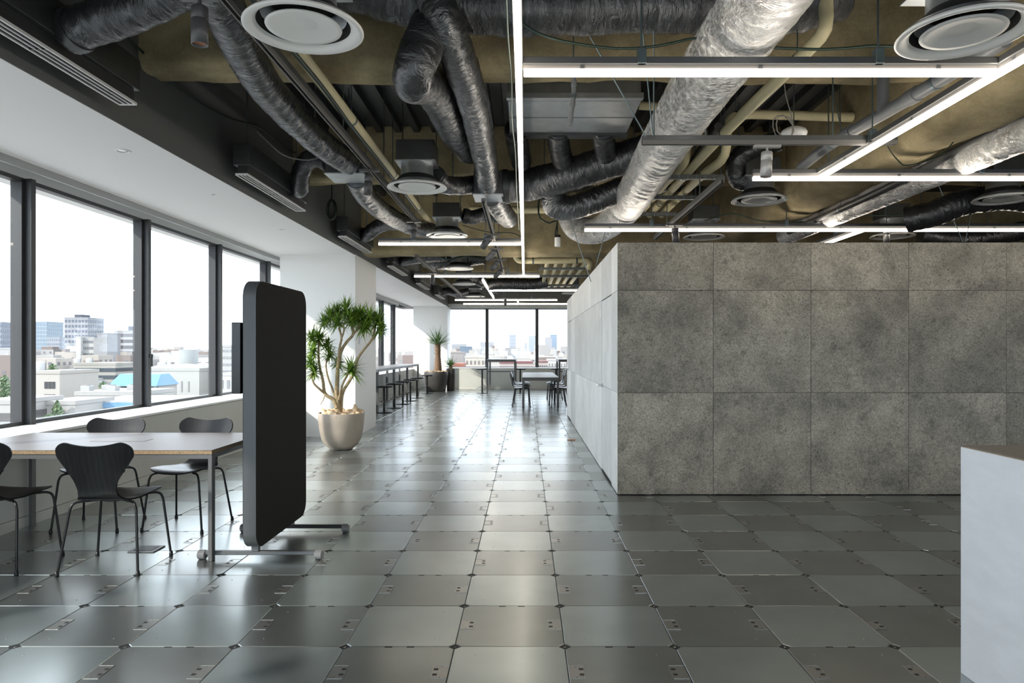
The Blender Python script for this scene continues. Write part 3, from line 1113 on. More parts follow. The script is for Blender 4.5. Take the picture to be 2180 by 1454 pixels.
# slot diffusers along the bulkhead
def make_slot():
    root = empty('slot_diffuser', (0, 0, 0))
    L = 1.60
    MB().box(-0.075, 0.075, 0.0, L, 0.085, 0.275, 0, 0.003).build('plenum_box', 'galv_dark', root)
    MB().box(-0.040, 0.045, 0.02, L - 0.02, 0.008, 0.09).build('neck', 'dark_frame', root)
    fr = MB()
    fr.box(-0.055, -0.046, 0.0, L, -0.004, 0.012)
    fr.box(0.046, 0.055, 0.0, L, -0.004, 0.012)
    fr.box(-0.055, 0.055, 0.0, 0.010, -0.004, 0.012)
    fr.box(-0.055, 0.055, L - 0.010, L, -0.004, 0.012)
    fr.build('frame', 'diffuser_white', root)
    for xx in (-0.018, 0.014):
        MB().box(xx, xx + 0.006, 0.01, L - 0.01, -0.003, 0.010).build('vane', 'diffuser_white', root)
    MB().box(-0.046, 0.046, L / 2 - 0.006, L / 2 + 0.006, -0.002, 0.010).build('joint_bar', 'dark_frame', root)
    MB().box(-0.046, 0.046, 0.01, L - 0.01, 0.004, 0.012).build('slot_back', 'dark_gap', root)
    for yy in (0.12, L - 0.15):
        MB().tube([(0, yy, 0.27), (0, yy, SLAB - 2.88)], ROD, 6).build('hanger_rod', 'zinc_rod', root)
    return root


s0 = make_slot()
SL = ['first', 'second', 'third', 'fourth', 'fifth', 'sixth']
for k in range(6):
    o = s0 if k == 0 else copy_tree(s0)
    o.location = (-2.482, 2.735 + 3.325 * k, 2.88)
    tag(o, SL[k] + ' linear slot diffuser from the viewer along the dark bulkhead', 'diffuser', 'slot diffusers along the bulkhead')


# ------------------------------------------------------------------ ducts
def duct(name, label, pts, r, mat='flex_black', wr=0.05, seed=1, n=28, step=0.025, rods=1, cat='duct', group='flexible ducts', collar=True):
    path = smooth_path(pts, step)
    mb = MB().tube(path, r, n, 0, True, wr, seed)
    if rods or collar:
        root = empty(name, path[len(path) // 2])
        off = root.location.copy()
        def shift(m):
            m.v = [(p[0] - off.x, p[1] - off.y, p[2] - off.z) for p in m.v]
            return m
        shift(mb).build('sleeve', mat, root)
        if collar:
            c = shift(MB().tube(path[1:4], r * 1.07, n))
            c.build('end_clamp', 'galv_dark', root)
        for i in range(rods):
            p = path[int(len(path) * (i + 0.5) / rods)]
            rr = r * (1 + wr)
            ring = [p + Vector((rr * 1.02 * math.cos(t), 0, rr * 1.02 * math.sin(t))) for t in [math.pi * k / 8 for k in range(9)]]
            if p.z + r < SLAB - 0.05:
                shift(MB().tube([p + Vector((0, 0, r * 0.9)), Vector((p.x, p.y, SLAB))], ROD, 6)).build('hanger_rod', 'zinc_rod', root)
    else:
        root = mb.build(name, mat)
    tag(root, label, cat, group)
    return root


duct('flexible_duct', 'long wrinkled dark duct hanging beside the bulkhead', [(-1.50, 3.25, 3.16), (-1.58, 3.7, 3.10), (-1.68, 4.4, 3.06), (-1.71, 5.1, 3.06), (-1.69, 5.8, 3.06), (-1.62, 6.38, 3.07)], 0.112, seed=3, rods=2)
duct('flexible_duct', 'dark duct continuing from the junction box under the second beam', [(-1.66, 6.78, 3.05), (-1.74, 7.5, 3.03), (-1.72, 8.4, 3.02), (-1.58, 9.3, 3.02), (-1.35, 9.9, 3.05)], 0.11, 'flex_grey', seed=4, rods=2)
duct('flexible_duct', 'fat dark duct elbow feeding the first slot diffuser', [(-2.40, 3.66, 3.02), (-2.30, 3.62, 3.04), (-2.10, 3.6, 3.09), (-1.85, 3.55, 3.16), (-1.62, 3.45, 3.24), (-1.5, 3.3, 3.3)], 0.108, seed=5, rods=1)
duct('flexible_duct', 'crumpled dark duct hooking down into the second slot diffuser', [(-2.41, 7.30, 3.04), (-2.33, 7.16, 3.02), (-2.28, 7.02, 3.12), (-2.18, 6.9, 3.22), (-2.02, 6.75, 3.22), (-1.86, 6.62, 3.13)], 0.092, seed=6, rods=1)
duct('flexible_duct', 'dark duct hooking into the third slot diffuser', [(-2.41, 10.3, 3.05), (-2.3, 10.1, 3.03), (-2.12, 9.9, 3.10), (-1.9, 9.7, 3.12), (-1.6, 9.6, 3.1)], 0.10, seed=7, rods=1)
duct('flexible_duct', 'dark duct hooking into the fourth slot diffuser', [(-2.41, 13.3, 3.05), (-2.28, 13.2, 3.05), (-2.0, 13.1, 3.08), (-1.5, 13.0, 3.1), (-1.42, 12.95, 3.12)], 0.10, seed=8, rods=1)
duct('flexible_duct', 'fat wrinkled duct across the ceiling before the first beam', [PY(700, -45, 4.25), PY(800, -22, 4.28), PY(900, 2, 4.3), PY(1000, 14, 4.32), PY(1150, 16, 4.3), PY(1300, 12, 4.3), PY(1450, 10, 4.3), PY(1560, 16, 4.3), PY(1690, 10, 4.3), PY(1790, -15, 4.3)], 0.165, seed=9, wr=0.06, rods=2)
duct('flexible_duct', 'short fat duct looping down in a bulge below the first beam', [PY(935, -60, 4.35), PY(930, 10, 4.35), PY(912, 70, 4.2), PY(888, 130, 4.12), PY(880, 172, 4.2), PY(905, 180, 4.55), PY(930, 205, 4.95), PY(950, 245, 5.4), PY(970, 285, 6.0), PY(1000, 322, 6.7)], 0.125, seed=10, wr=0.05, rods=1)
duct('flexible_duct', 'long sinuous duct dropping to the galvanised junction box in the middle', [PY(880, -70, 4.25), PY(925, 0, 4.12), PY(955, 68, 4.15), PY(985, 150, 4.5), PY(1010, 225, 5.05), PY(1024, 295, 5.8), PY(1034, 350, 6.45), PY(1038, 392, 7.02)], 0.112, 'flex_grey', seed=11, wr=0.05, rods=2)
duct('flexible_duct', 'grey duct leaving the junction box towards the deep beam', [PY(1045, 412, 7.38), PY(1056, 432, 7.8), PY(1070, 452, 8.4), PY(1082, 466, 9.0)], 0.12, 'flex_grey', seed=12, rods=1)
duct('flexible_duct', 'short dark duct between the round diffuser box and the junction box', [PY(925, 372, 6.62), PY(945, 392, 6.8), PY(975, 396, 7.0), PY(1012, 392, 7.2)], 0.092, seed=13, rods=1)
duct('flexible_duct', 'broad dark duct rising from the junction box towards the foil duct', [PY(1068, 398, 7.22), PY(1130, 392, 7.2), PY(1200, 375, 7.1), PY(1280, 350, 7.0), PY(1350, 330, 6.9), PY(1440, 300, 6.8)], 0.165, seed=14, wr=0.05, rods=2)
duct('flexible_duct', 'crumpled duct bending under the broad dark duct', [PY(1185, 372, 7.62), PY(1178, 408, 7.6), PY(1182, 436, 7.62), PY(1215, 442, 7.65), PY(1270, 425, 7.68), PY(1335, 400, 7.68), PY(1420, 380, 7.66)], 0.138, 'flex_grey', seed=15, wr=0.055, rods=1)
for k, uu in enumerate((1100, 1188, 1285)):
    duct('flexible_duct', ['dark duct stub behind the fan coil unit, first from the long batten', 'dark duct stub behind the fan coil unit, middle one', 'dark duct stub behind the fan coil unit, nearest the foil duct'][k],
         [PY(uu, 272, 6.33), PY(uu, 292, 6.5), PY(uu + 4, 318, 6.75), PY(uu + 10, 345, 7.0)], 0.105, seed=16 + k, rods=0, collar=True)
duct('flexible_duct', 'dark duct between the third round diffuser and the junction duct', [PY(985, 458, 9.3), PY(1005, 463, 9.35), PY(1035, 456, 9.4), PY(1066, 462, 9.3)], 0.095, seed=20, rods=1)
duct('flexible_duct', 'dark duct coil behind the silver spotlight', [PY(1608, 372, 7.1), PY(1578, 385, 7.05), PY(1566, 362, 7.0), PY(1572, 338, 6.95), PY(1600, 318, 6.9), PY(1660, 300, 6.85)], 0.10, seed=21, rods=1)
duct('flexible_duct', 'shadowed dark duct beyond the thin foil duct', [PY(2240, 430, 7.4), PY(2130, 420, 7.4), PY(2050, 432, 7.4), PY(1985, 455, 7.45), PY(1930, 468, 7.6)], 0.14, seed=22, rods=1)
duct('flexible_duct', 'dark duct just above the clad room top near the picture edge', [PY(2240, 478, 9.7), PY(2140, 498, 9.7), PY(2050, 510, 9.75), PY(1960, 500, 9.8)], 0.13, 'flex_grey', seed=23, rods=1)
duct('flexible_duct', 'dark cross duct over the corridor near the fourth diffuser', [PY(905, 553, 13.3), PY(940, 561, 13.2), PY(1000, 552, 13.0), PY(1030, 548, 12.9)], 0.13, seed=24, rods=1)
duct('flexible_duct', 'dark cross duct under the far beams before the cream pipe rack', [PY(1030, 606, 16.0), PY(1080, 604, 16.0), PY(1130, 605, 16.0), PY(1165, 600, 16.0)], 0.13, seed=25, rods=1)
duct('flexible_duct', 'dark duct feeding the fifth round diffuser', [PY(985, 590, 16.0), PY(1005, 592, 16.2), PY(1030, 602, 16.4), PY(1060, 615, 17)], 0.12, seed=26, rods=1)
duct('flexible_duct', 'dark duct hooking into the sixth slot diffuser', [PY(935, 622, 20.2), PY(955, 620, 20.2), PY(975, 625, 20.0), PY(1000, 621, 19.9)], 0.11, seed=27, rods=1)

# silver foil ducts
FP = 1.70
duct('foil_duct', 'large silver foil duct running from the top edge towards the clad room corner',
     [(1.16, 2.3, H + FP), (1.15, 3.4, H + FP), (1.135, 4.6, H + FP), (1.15, 5.8, H + FP), (1.18, 7.0, H + FP), (1.19, 8.2, H + 1.69), (1.19, 9.2, H + 1.74), (1.15, 9.9, H + 1.77), (1.02, 10.25, H + 1.76), (0.84, 10.4, H + 1.80), (0.72, 10.45, H + 1.92), (0.66, 10.45, H + 2.15)],
     0.196, 'foil', 0.022, 31, 40, 0.022, 3, group='silver foil ducts', collar=False)
duct('foil_duct', 'slim silver foil duct beside the tan girder',
     [(3.66, 3.2, H + 1.56), (3.62, 4.6, H + 1.56), (3.60, 6.0, H + 1.56), (3.58, 7.4, H + 1.56), (3.56, 8.8, H + 1.56), (3.6, 9.6, H + 1.58)], 0.125, 'foil', 0.03, 33, 32, 0.025, 3, group='silver foil ducts', collar=False)

# junction boxes
def jbox(label, x0, x1, y0, y1, z0, z1):
    root = empty('junction_box', ((x0 + x1) / 2, (y0 + y1) / 2, z0))
    c = root.location
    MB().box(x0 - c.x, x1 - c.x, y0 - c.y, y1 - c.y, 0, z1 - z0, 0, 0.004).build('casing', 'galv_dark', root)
    MB().box(x0 - c.x - 0.008, x1 - c.x + 0.008, y0 - c.y - 0.008, y1 - c.y + 0.008, -0.006, 0.004).build('bottom_plate', 'galv', root)
    MB().tube([(0, 0, z1 - z0), (0, 0, SLAB - z0)], ROD, 6).build('hanger_rod', 'zinc_rod', root)
    tag(root, label, 'duct box', 'galvanised junction boxes')


jbox('galvanised junction box on the duct beside the bulkhead', -1.85, -1.50, 6.40, 6.76, 2.98, 3.19)
jbox('galvanised junction box in the middle where several ducts meet', -0.525, -0.235, 7.02, 7.38, 2.925, 3.16)

# fan coil unit
root = empty('fan_coil_unit', (0.39, 5.86, H + 1.97))
tag(root, 'wide galvanised fan coil unit hung between the first two beams', 'air conditioner')
MB().box(-0.53, 0.53, -0.36, 0.44, 0.0, 0.28, 0, 0.004).build('casing', 'galv', root)
MB().box(-0.54, 0.54, -0.42, -0.355, 0.004, 0.05, 0, 0.003).build('front_lip', 'galv', root)
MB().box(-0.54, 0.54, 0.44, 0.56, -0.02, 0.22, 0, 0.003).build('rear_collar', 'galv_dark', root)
MB().box(-0.53, 0.53, 0.02, 0.024, -0.003, 0.0).build('panel_seam', 'galv_dark', root)
for sx in (-0.5, 0.5):
    for sy in (-0.3, 0.38):
        MB().tube([(sx, sy, 0.26), (sx, sy, SLAB - root.location.z)], ROD, 6).build('hanger_rod', 'zinc_rod', root)


# ------------------------------------------------------------------ pipes
def pipe(name, label, pts, r, mat, seed=0, step=0.08, rods=2, n=14, group=None, couplings=(), cat='pipe', smoothp=True):
    path = smooth_path(pts, step) if smoothp else [Vector(p) for p in pts]
    root = empty(name, path[0])
    off = path[0].copy()
    L = lambda p: Vector(p) - off
    MB().tube([L(p) for p in path], r, n, 0, True, 0.012 if mat == 'cream_pipe' else 0, seed).build('pipe_run', mat, root)
    for t in couplings:
        i = min(len(path) - 2, int(len(path) * t))
        a, b = path[i], path[i + 1]
        d = (b - a).normalized()
        MB().tube([L(a - d * r * 1.1), L(a + d * r * 1.1)], r * 1.18, n).build('coupling', 'grey_pipe' if mat != 'cream_pipe' else 'zinc_rod', root)
    for i in range(rods):
        p = path[int((len(path) - 1) * (i + 0.5) / rods)]
        MB().tube([L(p), L((p.x, p.y, SLAB))], 0.0045, 6).build('hanger_rod', 'zinc_rod', root)
        q = path[min(len(path) - 1, int((len(path) - 1) * (i + 0.5) / rods) + 1)]
        if (q - p).length > 1e-4:
            d = (q - p).normalized()
            MB().tube([L(p - d * 0.014), L(p + d * 0.014)], r * 1.10, n).build('pipe_clamp', 'zinc_rod', root)
    tag(root, label, cat, group)
    return root


G = 'cream insulated pipes'
pipe('insulated_pipe', 'long cream pipe hung beside the long black track', [(-1.40, 3.0, 3.19), (-1.40, 4.5, 3.19), (-1.39, 6.3, 3.19), (-1.39, 8.0, 3.19), (-1.39, 9.9, 3.19)], 0.043, 'cream_pipe', 1, rods=4, group=G)
pz = 1.75
pipe('insulated_pipe', 'cream pipe bending down past the foil duct then running to the pipe rack', [PY(1757, -60, 4.2), PY(1758, 10, 4.16), PY(1756, 62, 4.12), PY(1728, 98, 4.2), (1.64, 4.5, H + pz), (1.61, 5.4, H + pz), (1.60, 7.0, H + pz), (1.61, 9.0, H + pz)], 0.042, 'cream_pipe', 2, rods=4, group=G)
pipe('insulated_pipe', 'cream pipe turning from the cross run into the pipe rack', [PY(1815, 250, 6.3), PY(1700, 246, 6.3), PY(1590, 244, 6.3), PY(1556, 252, 6.26), PY(1548, 275, 6.2), PY(1546, 315, 6.2), PY(1535, 342, 6.4), (1.765, 6.9, H + 1.74), (1.765, 8.0, H + pz), (1.765, 9.0, H + pz)], 0.042, 'cream_pipe', 3, rods=2, group=G)
pipe('insulated_pipe', 'cream pipe nearest the foil duct in the pipe rack', [PY(1462, 300, 6.3), PY(1460, 335, 6.4), PY(1450, 356, 6.62), (1.46, 7.2, H + 1.74), (1.47, 8.2, H + pz), (1.47, 9.0, H + pz)], 0.042, 'cream_pipe', 4, rods=1, group=G)
pipe('insulated_pipe', 'cream cross pipe behind the fan coil unit end', [PY(1360, 225, 6.0), PY(1410, 228, 6.0), PY(1450, 232, 6.0)], 0.035, 'cream_pipe', 5, rods=1, group=G)
pipe('insulated_pipe', 'cream cross pipe against the second beam', [PY(1000, 445, 9.9), PY(1120, 447, 9.9), PY(1230, 446, 9.9), PY(1300, 444, 9.9)], 0.05, 'cream_pipe', 6, rods=2, group=G)
pipe('insulated_pipe', 'cream header pipe over the far pipe rack', [PY(1098, 545, 12.4), PY(1104, 554, 12.4), PY(1130, 555, 12.4), PY(1200, 555, 12.4), PY(1248, 554, 12.4), PY(1256, 562, 12.45), PY(1252, 572, 12.5)], 0.055, 'cream_pipe', 7, rods=2, group=G, step=0.05)
for k in range(5):
    pipe('insulated_pipe', SL[k] + ' cream pipe of five in the far pipe rack', [(0.40 + 0.175 * k, 12.5, H + 1.60), (0.41 + 0.17 * k, 14.0, H + 1.58), (0.42 + 0.165 * k, 16.0, H + 1.58), (0.42 + 0.165 * k, 18.2, H + 1.58)], 0.042, 'cream_pipe', 8 + k, rods=0, group=G)

GP = 'grey plastic pipes'
dp = pipe('drain_pipe', 'grey plastic drain pipe running in front of the tan girder', [PY(2140, 85, 3.69), PY(2010, 165, 4.2), PY(1882, 241, 4.84), PY(1772, 305, 5.54), PY(1705, 356, 6.2)], 0.044, 'grey_pipe', 1, rods=2, group=GP, couplings=(0.35, 0.62), smoothp=True)
p0 = PY(1880, 240, 4.84)
MB().tube([p0 - dp.location, Vector((p0.x, p0.y, SLAB)) - dp.location], 0.040, 14).build('branch_pipe', 'grey_pipe', dp)
pipe('drain_pipe', 'thin grey pipe with a valve hanging before the fan coil unit', [PY(1221, 150, 4.6), PY(1222, 178, 4.6), PY(1221, 205, 4.6), PY(1216, 240, 4.6), PY(1213, 268, 4.6)], 0.016, 'grey_pipe', 2, rods=1, group=GP, couplings=(0.3, 0.62, 0.9))
pipe('conduit', 'black conduit running between tan girder and slim foil duct', [(3.62, 3.2, H + 1.72), (3.55, 5.0, H + 1.66), (3.42, 6.6, H + 1.53), (3.42, 9.0, H + 1.53)], 0.035, 'grey_pipe_dark', 3, rods=2, group=GP)
pipe('drain_pipe', 'dull grey pipe beside the cream pipe rack', [PY(1530, 270, 6.0), PY(1500, 310, 6.5), PY(1440, 395, 8.3)], 0.04, 'grey_pipe_dark', 4, rods=1, group=GP)


def rack(label, x0, x1, y, z):
    root = empty('pipe_rack', ((x0 + x1) / 2, y, z))
    L = (x1 - x0) / 2
    MB().box(-L, L, -0.02, 0.02, -0.025, 0.016, 0, 0.002).build('channel', 'rail_grey', root)
    k = -L + 0.04
    while k < L:
        MB().box(k, k + 0.012, -0.022, 0.022, -0.028, 0.020).build('channel_clip', 'zinc_rod', root)
        k += 0.085
    for sx in (-L + 0.03, L - 0.03):
        MB().tube([(sx, 0, -0.03), (sx, 0, SLAB - z)], ROD, 6).build('hanger_rod', 'zinc_rod', root)
    tag(root, label, 'pipe support', 'pipe rack rails')


rack('black cross rail under the cream pipes, nearest of three', 1.36, 1.93, 6.75, H + 1.685)
rack('black cross rail under the cream pipes, middle of three', 1.36, 1.91, 7.66, H + 1.685)
rack('black cross rail under the cream pipes, farthest of three', 1.38, 1.98, 8.60, H + 1.685)
rack('cross rail under the far five cream pipes, nearest of three', 0.25, 1.25, 12.95, H + 1.52)
rack('cross rail under the far five cream pipes, middle of three', 0.25, 1.30, 14.3, H + 1.52)
rack('cross rail under the far five cream pipes, farthest of three', 0.25, 1.30, 16.3, H + 1.52)


# ------------------------------------------------------------------ cables and small ceiling things
def cable(label, pts, r=0.007, mat='cable_green', seed=0):
    path = smooth_path(pts, 0.06)
    o = MB().tube(path, r, 6).build('cable', mat)
    tag(o, label, 'cable', 'ceiling cables')
    return o


cable('dark green cable sagging across below the first fat duct', [PY(1100, 40, 3.85), PY(1140, 68, 3.85), PY(1200, 88, 3.85), PY(1310, 103, 3.85), PY(1400, 98, 3.85), PY(1490, 80, 3.85), PY(1560, 90, 3.8), PY(1640, 101, 3.75), PY(1760, 105, 3.75), PY(1850, 98, 3.75), PY(1930, 92, 3.75), PY(1990, 20, 3.75)], 0.008)
cable('thin black cable swagging along the dark bulkhead', [PX(240, 40, -2.62), PX(257, 64, -2.62), PX(347, 154, -2.62), PX(389, 190, -2.62), PX(440, 228, -2.62), PX(495, 254, -2.62), PX(549, 270, -2.62), PX(590, 300, -2.62), PX(626, 324, -2.62), PX(650, 322, -2.6)], 0.008, 'cable_green')
cable('dark green cables tied along the long black track', [(-1.33, 2.6, 3.06), (-1.31, 3.8, 3.03), (-1.33, 4.5, 3.07), (-1.31, 5.2, 3.03), (-1.33, 6.0, 3.06), (-1.31, 7.0, 3.04), (-1.33, 8.5, 3.06)], 0.014, 'cable_green')
cable('thin dark cable running up beside the long corridor batten', [(-0.075, 2.4, 2.83), (-0.08, 3.2, 2.80), (-0.075, 3.8, 2.83), (-0.085, 4.4, 2.80), (-0.075, 5.2, 2.82), (-0.08, 6.5, 2.80), (-0.078, 8.5, 2.82)], 0.0045, 'cable_green')
cable('thin green wire hanging across the tan girder', [PY(1880, 290, 5.3), PY(1893, 318, 5.3), PY(1915, 345, 5.3), PY(1935, 352, 5.35), PY(2000, 332, 5.4), PY(2040, 290, 5.4)], 0.005)
cable('black cable sagging over the clad room top edge', [PY(1500, 470, 8.6), PY(1560, 455, 8.6), PY(1620, 470, 8.6), PY(1700, 473, 8.6), PY(1780, 462, 8.6), PY(1900, 458, 8.6), PY(2060, 455, 8.6)], 0.008, 'cable_green')
cable('black cable loop over the white hanging sensor', [PY(1182, 500, 9.3), PY(1186, 470, 9.3), PY(1170, 475, 9.3), PY(1150, 465, 9.3), PY(1146, 440, 9.3), PY(1150, 415, 9.3)], 0.012, 'cable_green')
cable('coil of grey wires beside the white ball', [PY(1690, 270, 5.05), PY(1668, 245, 5.05), PY(1646, 255, 5.05), PY(1650, 285, 5.05), PY(1672, 300, 5.05), PY(1690, 280, 5.0), PY(1680, 250, 5.0), PY(1656, 250, 5.0), PY(1655, 280, 5.0), PY(1680, 296, 5.0), PY(1688, 262, 5.0), PY(1672, 200, 5.0), PY(1668, 150, 5.0)], 0.004, 'cable_grey')
cable('green cable under the deep tan beam', [PY(985, 480, 10.6), PY(1040, 494, 10.6), PY(1090, 496, 10.6), PY(1112, 506, 10.5)], 0.006)
cable('dark cable bundle beyond the deep tan beam', [PY(925, 522, 11.9), PY(940, 548, 11.9), PY(960, 552, 11.9), PY(990, 545, 11.9), PY(1030, 551, 12.0), PY(1080, 540, 12.1)], 0.018, 'cable_green')

root = empty('ball_sensor', PY(1690, 285, 5.35))
tag(root, 'white flattened ball hanging on wires by the cream cross pipe', 'sensor')
MB().lathe([(0.0001, -0.052), (0.035, -0.048), (0.07, -0.034), (0.095, -0.012), (0.100, 0.006), (0.088, 0.028), (0.055, 0.046), (0.0001, 0.052)], 32).build('housing', 'diffuser_white', root)
MB().tube([(0, 0, 0.05), (0, 0, SLAB - root.location.z)], 0.004, 6).build('suspension_wire', 'zinc_rod', root)
root = empty('cylinder_sensor', PY(1187, 513, 9.3))
tag(root, 'small white cylinder with black cap hanging before the deep beam', 'sensor')
MB().cyl((0, 0, 0), 0.040, -0.075, 0.045, 20).build('housing', 'diffuser_white', root)
MB().cyl((0, 0, 0), 0.042, 0.045, 0.080, 20).build('cap', 'black_metal', root)
MB().tube([(0, 0, 0.08), (0, 0, SLAB - root.location.z)], 0.006, 6).build('suspension_wire', 'black_metal', root)
hang = [(-2.50, 8.95, 3.85), (-2.50, 8.95, 3.3)]
for k in range(26):
    t = k * 0.75
    hang.append((-2.50 + 0.05 * math.sin(t) * (1 + 0.2 * math.sin(k)), 8.95 + 0.03 * math.sin(t * 0.37), 3.16 + 0.13 * math.cos(t)))
cable('coil of black cable hanging against the bulkhead before the third slot diffuser', hang, 0.008, 'cable_green')
cable('grey wire looping down from the first slot diffuser to the junction box', [(-2.4, 6.2, 3.3), (-2.2, 6.3, 3.12), (-2.0, 6.4, 3.1), (-1.86, 6.45, 3.16)], 0.006, 'cable_grey')
# slanted bracing rods
for k, (a, b) in enumerate([((1305, 165, 4.6), (1375, 290, 4.75)), ((1378, 165, 4.6), (1390, 285, 4.8)), ((1392, 162, 4.5), (1392, 290, 4.8)), ((1210, 455, 9.0), (1258, 600, 9.0)), ((1295, 470, 9.0), (1268, 568, 9.0)), ((1990, 375, 7.4), (2050, 515, 7.4)), ((2085, 375, 7.4), (2055, 515, 7.4)), ((1770, 165, 5.5), (1795, 300, 5.5)), ((1787, 165, 5.6), (1790, 300, 5.6))]):
    A, B2 = PY(*a), PY(*b)
    e = (A - B2).normalized()
    top = A + e * ((SLAB - 0.078 - A.z) / e.z) if e.z > 0.2 else A
    o = MB().tube([B2, top], 0.005, 6).build('brace_rod', 'zinc_rod')
    tag(o, ['slanting brace rod meeting the foil duct, outermost', 'steep brace rod meeting the foil duct, middle', 'upright brace rod meeting the foil duct', 'long slanting brace rod crossing the deep beam', 'slanting brace rod by the foil duct elbow', 'brace rod leaning one way above the clad room', 'brace rod leaning the other way above the clad room', 'leaning rod before the tan beam end', 'upright rod before the tan beam end'][k], 'rod', 'thin brace rods')

# downlights in the soffit
for k, (u, v, r, lab) in enumerate(((262, 321, 0.055, 'round recessed downlight in the white lowered ceiling nearest the viewer'), (453, 414, 0.022, 'tiny round sprinkler head in the white lowered ceiling'), (600, 488, 0.045, 'round recessed downlight in the lowered ceiling before the column'))):
    p = PZ(u, v, 2.825)
    root = empty('downlight', p)
    tag(root, lab, 'downlight')
    MB().lathe([(r * 0.7, -0.0005), (r * 0.72, -0.006), (r, -0.006), (r * 1.02, 0.0)], 28).build('trim_ring', 'diffuser_white', root)
    MB().lathe([(r * 0.72, -0.001), (r * 0.45, -0.0025), (0.0001, -0.003)], 24).build('reflector', 'chrome', root)
for k, (y, x) in enumerate(((14.0, -3.3), (15.6, -3.0), (17.6, -3.3), (19.5, -3.0))):
    root = empty('downlight', (x, y, 2.825))
    tag(root, SL[k] + ' small downlight in the lowered ceiling past the column', 'downlight')
    MB().lathe([(0.03, -0.0005), (0.032, -0.006), (0.05, -0.006), (0.051, 0.0)], 20).build('trim_ring', 'diffuser_white', root)
    MB().lathe([(0.032, -0.001), (0.0001, -0.003)], 16).build('reflector', 'chrome', root)


# ------------------------------------------------------------------ chairs
def chair_shell():
    prof = [(0.225, 0.438), (0.205, 0.448), (0.16, 0.455), (0.08, 0.452), (0.0, 0.447), (-0.08, 0.444), (-0.135, 0.448), (-0.172, 0.462), (-0.197, 0.492), (-0.212, 0.535), (-0.228, 0.60), (-0.246, 0.68), (-0.262, 0.74), (-0.278, 0.805)]
    P = smooth_path([(0, y, z) for y, z in prof], 0.012)
    acc = [0.0]
    for a, b in zip(P[:-1], P[1:]):
        acc.append(acc[-1] + (b - a).length)
    Lt = acc[-1]
    A = np.array(acc)
    PYs = np.array([p.y for p in P])
    PZs = np.array([p.z for p in P])
    # half width along the arc length (fraction)
    wk = np.array([0, .06, .15, .28, .40, .50, .555, .61, .68, .78, .88, .95, 1.0])
    wv = np.array([.19, .202, .208, .206, .190, .148, .120, .112, .125, .172, .222, .236, .232])
    n, m = 31, 46
    top = np.zeros((m + 1, n, 3))
    for k in range(n):
        s = -1 + 2 * k / (n - 1)
        s = math.copysign(1 - (1 - abs(s)) ** 1.9, s)
        a = abs(s)
        f0 = 0.075 * (1 - math.sqrt(max(0, 1 - max(0, (a - 0.35) / 0.65) ** 2))) + 0.012 * a * a
        if a < 0.66:
            f1 = Lt - 0.022 * (1 - (a / 0.66) ** 2)
        else:
            f1 = Lt - 0.095 * (1 - math.sqrt(max(0, 1 - ((a - 0.66) / 0.34) ** 2)))
        for i in range(m + 1):
            l = f0 + (f1 - f0) * i / m
            fr = l / Lt
            w = np.interp(fr, wk, wv)
            y, z = np.interp(l, A, PYs), np.interp(l, A, PZs)
            back = min(1, max(0, (fr - 0.56) / 0.2))
            seat = min(1, max(0, (0.5 - fr) / 0.2))
            y += 0.040 * back * (s * w / 0.236) ** 2
            z += 0.012 * seat * s * s
            top[i, k] = (s * w, y, z)
    # offset along normals for thickness
    du = np.gradient(top, axis=0)
    dv = np.gradient(top, axis=1)
    nr = np.cross(dv, du)
    nr /= (np.linalg.norm(nr, axis=2, keepdims=True) + 1e-9)
    bot = top + nr * 0.0095 * (1 if nr[8, n // 2, 2] < 0 else -1)
    vs = [tuple(p) for p in top.reshape(-1, 3)] + [tuple(p) for p in bot.reshape(-1, 3)]
    q = (m + 1) * n
    fs = []
    for i in range(m):
        for k in range(n - 1):
            a, b, c, d = i * n + k, i * n + k + 1, (i + 1) * n + k + 1, (i + 1) * n + k
            fs.append((a, b, c, d))
            fs.append((q + a, q + d, q + c, q + b))
    mb = MB().add(vs, fs, 0, True)
    rim = [i * n for i in range(m + 1)] + [m * n + k for k in range(1, n)] + [i * n + n - 1 for i in range(m - 1, -1, -1)] + [k for k in range(n - 2, 0, -1)]
    rf = [(rim[i], rim[(i + 1) % len(rim)], q + rim[(i + 1) % len(rim)], q + rim[i]) for i in range(len(rim))]
    o = len(mb.v)
    mb.add(vs, rf, 0, False)
    return mb


def make_chair():
    root = empty('dining_chair')
    chair_shell().build('seat_shell', 'black_ply', root)
    MB().lathe([(0.0001, 0.418), (0.085, 0.418), (0.095, 0.424), (0.095, 0.434), (0.0001, 0.436)], 24, (0, 0, 0)).build('hub_plate', 'black_metal', root)
    lg = {}
    for sx in (-1, 1):
        for sy in (-1, 1):
            ty = 0.165 if sy > 0 else 0.135
            pts = [(0.03 * sx, 0.03 * sy, 0.424), (0.12 * sx, ty * 0.72 * sy, 0.426), (0.168 * sx, ty * 0.95 * sy, 0.424), (0.188 * sx, ty * 1.06 * sy, 0.408), (0.198 * sx, ty * 1.1 * sy, 0.375), (0.236 * sx, 0.205 * sy, 0.012)]
            p = smooth_path(pts[:5], 0.02) + smooth_path([pts[4], pts[5]], 0.1)[1:]
            l = MB().tube(p, 0.0078, 10).build('leg', 'black_metal', root)
            MB().lathe([(0.0001, 0.0), (0.0115, 0.0), (0.0125, 0.006), (0.010, 0.030), (0.0001, 0.032)], 10, (0.237 * sx, 0.206 * sy, 0)).build('glide', 'black_metal', l)
            MB().box(0.13 * sx - 0.012, 0.13 * sx + 0.012, ty * 0.78 * sy - 0.01, ty * 0.78 * sy + 0.01, 0.425, 0.444).build('bumper', 'black_metal', root)
    return root


ch0 = make_chair()
used = [False]


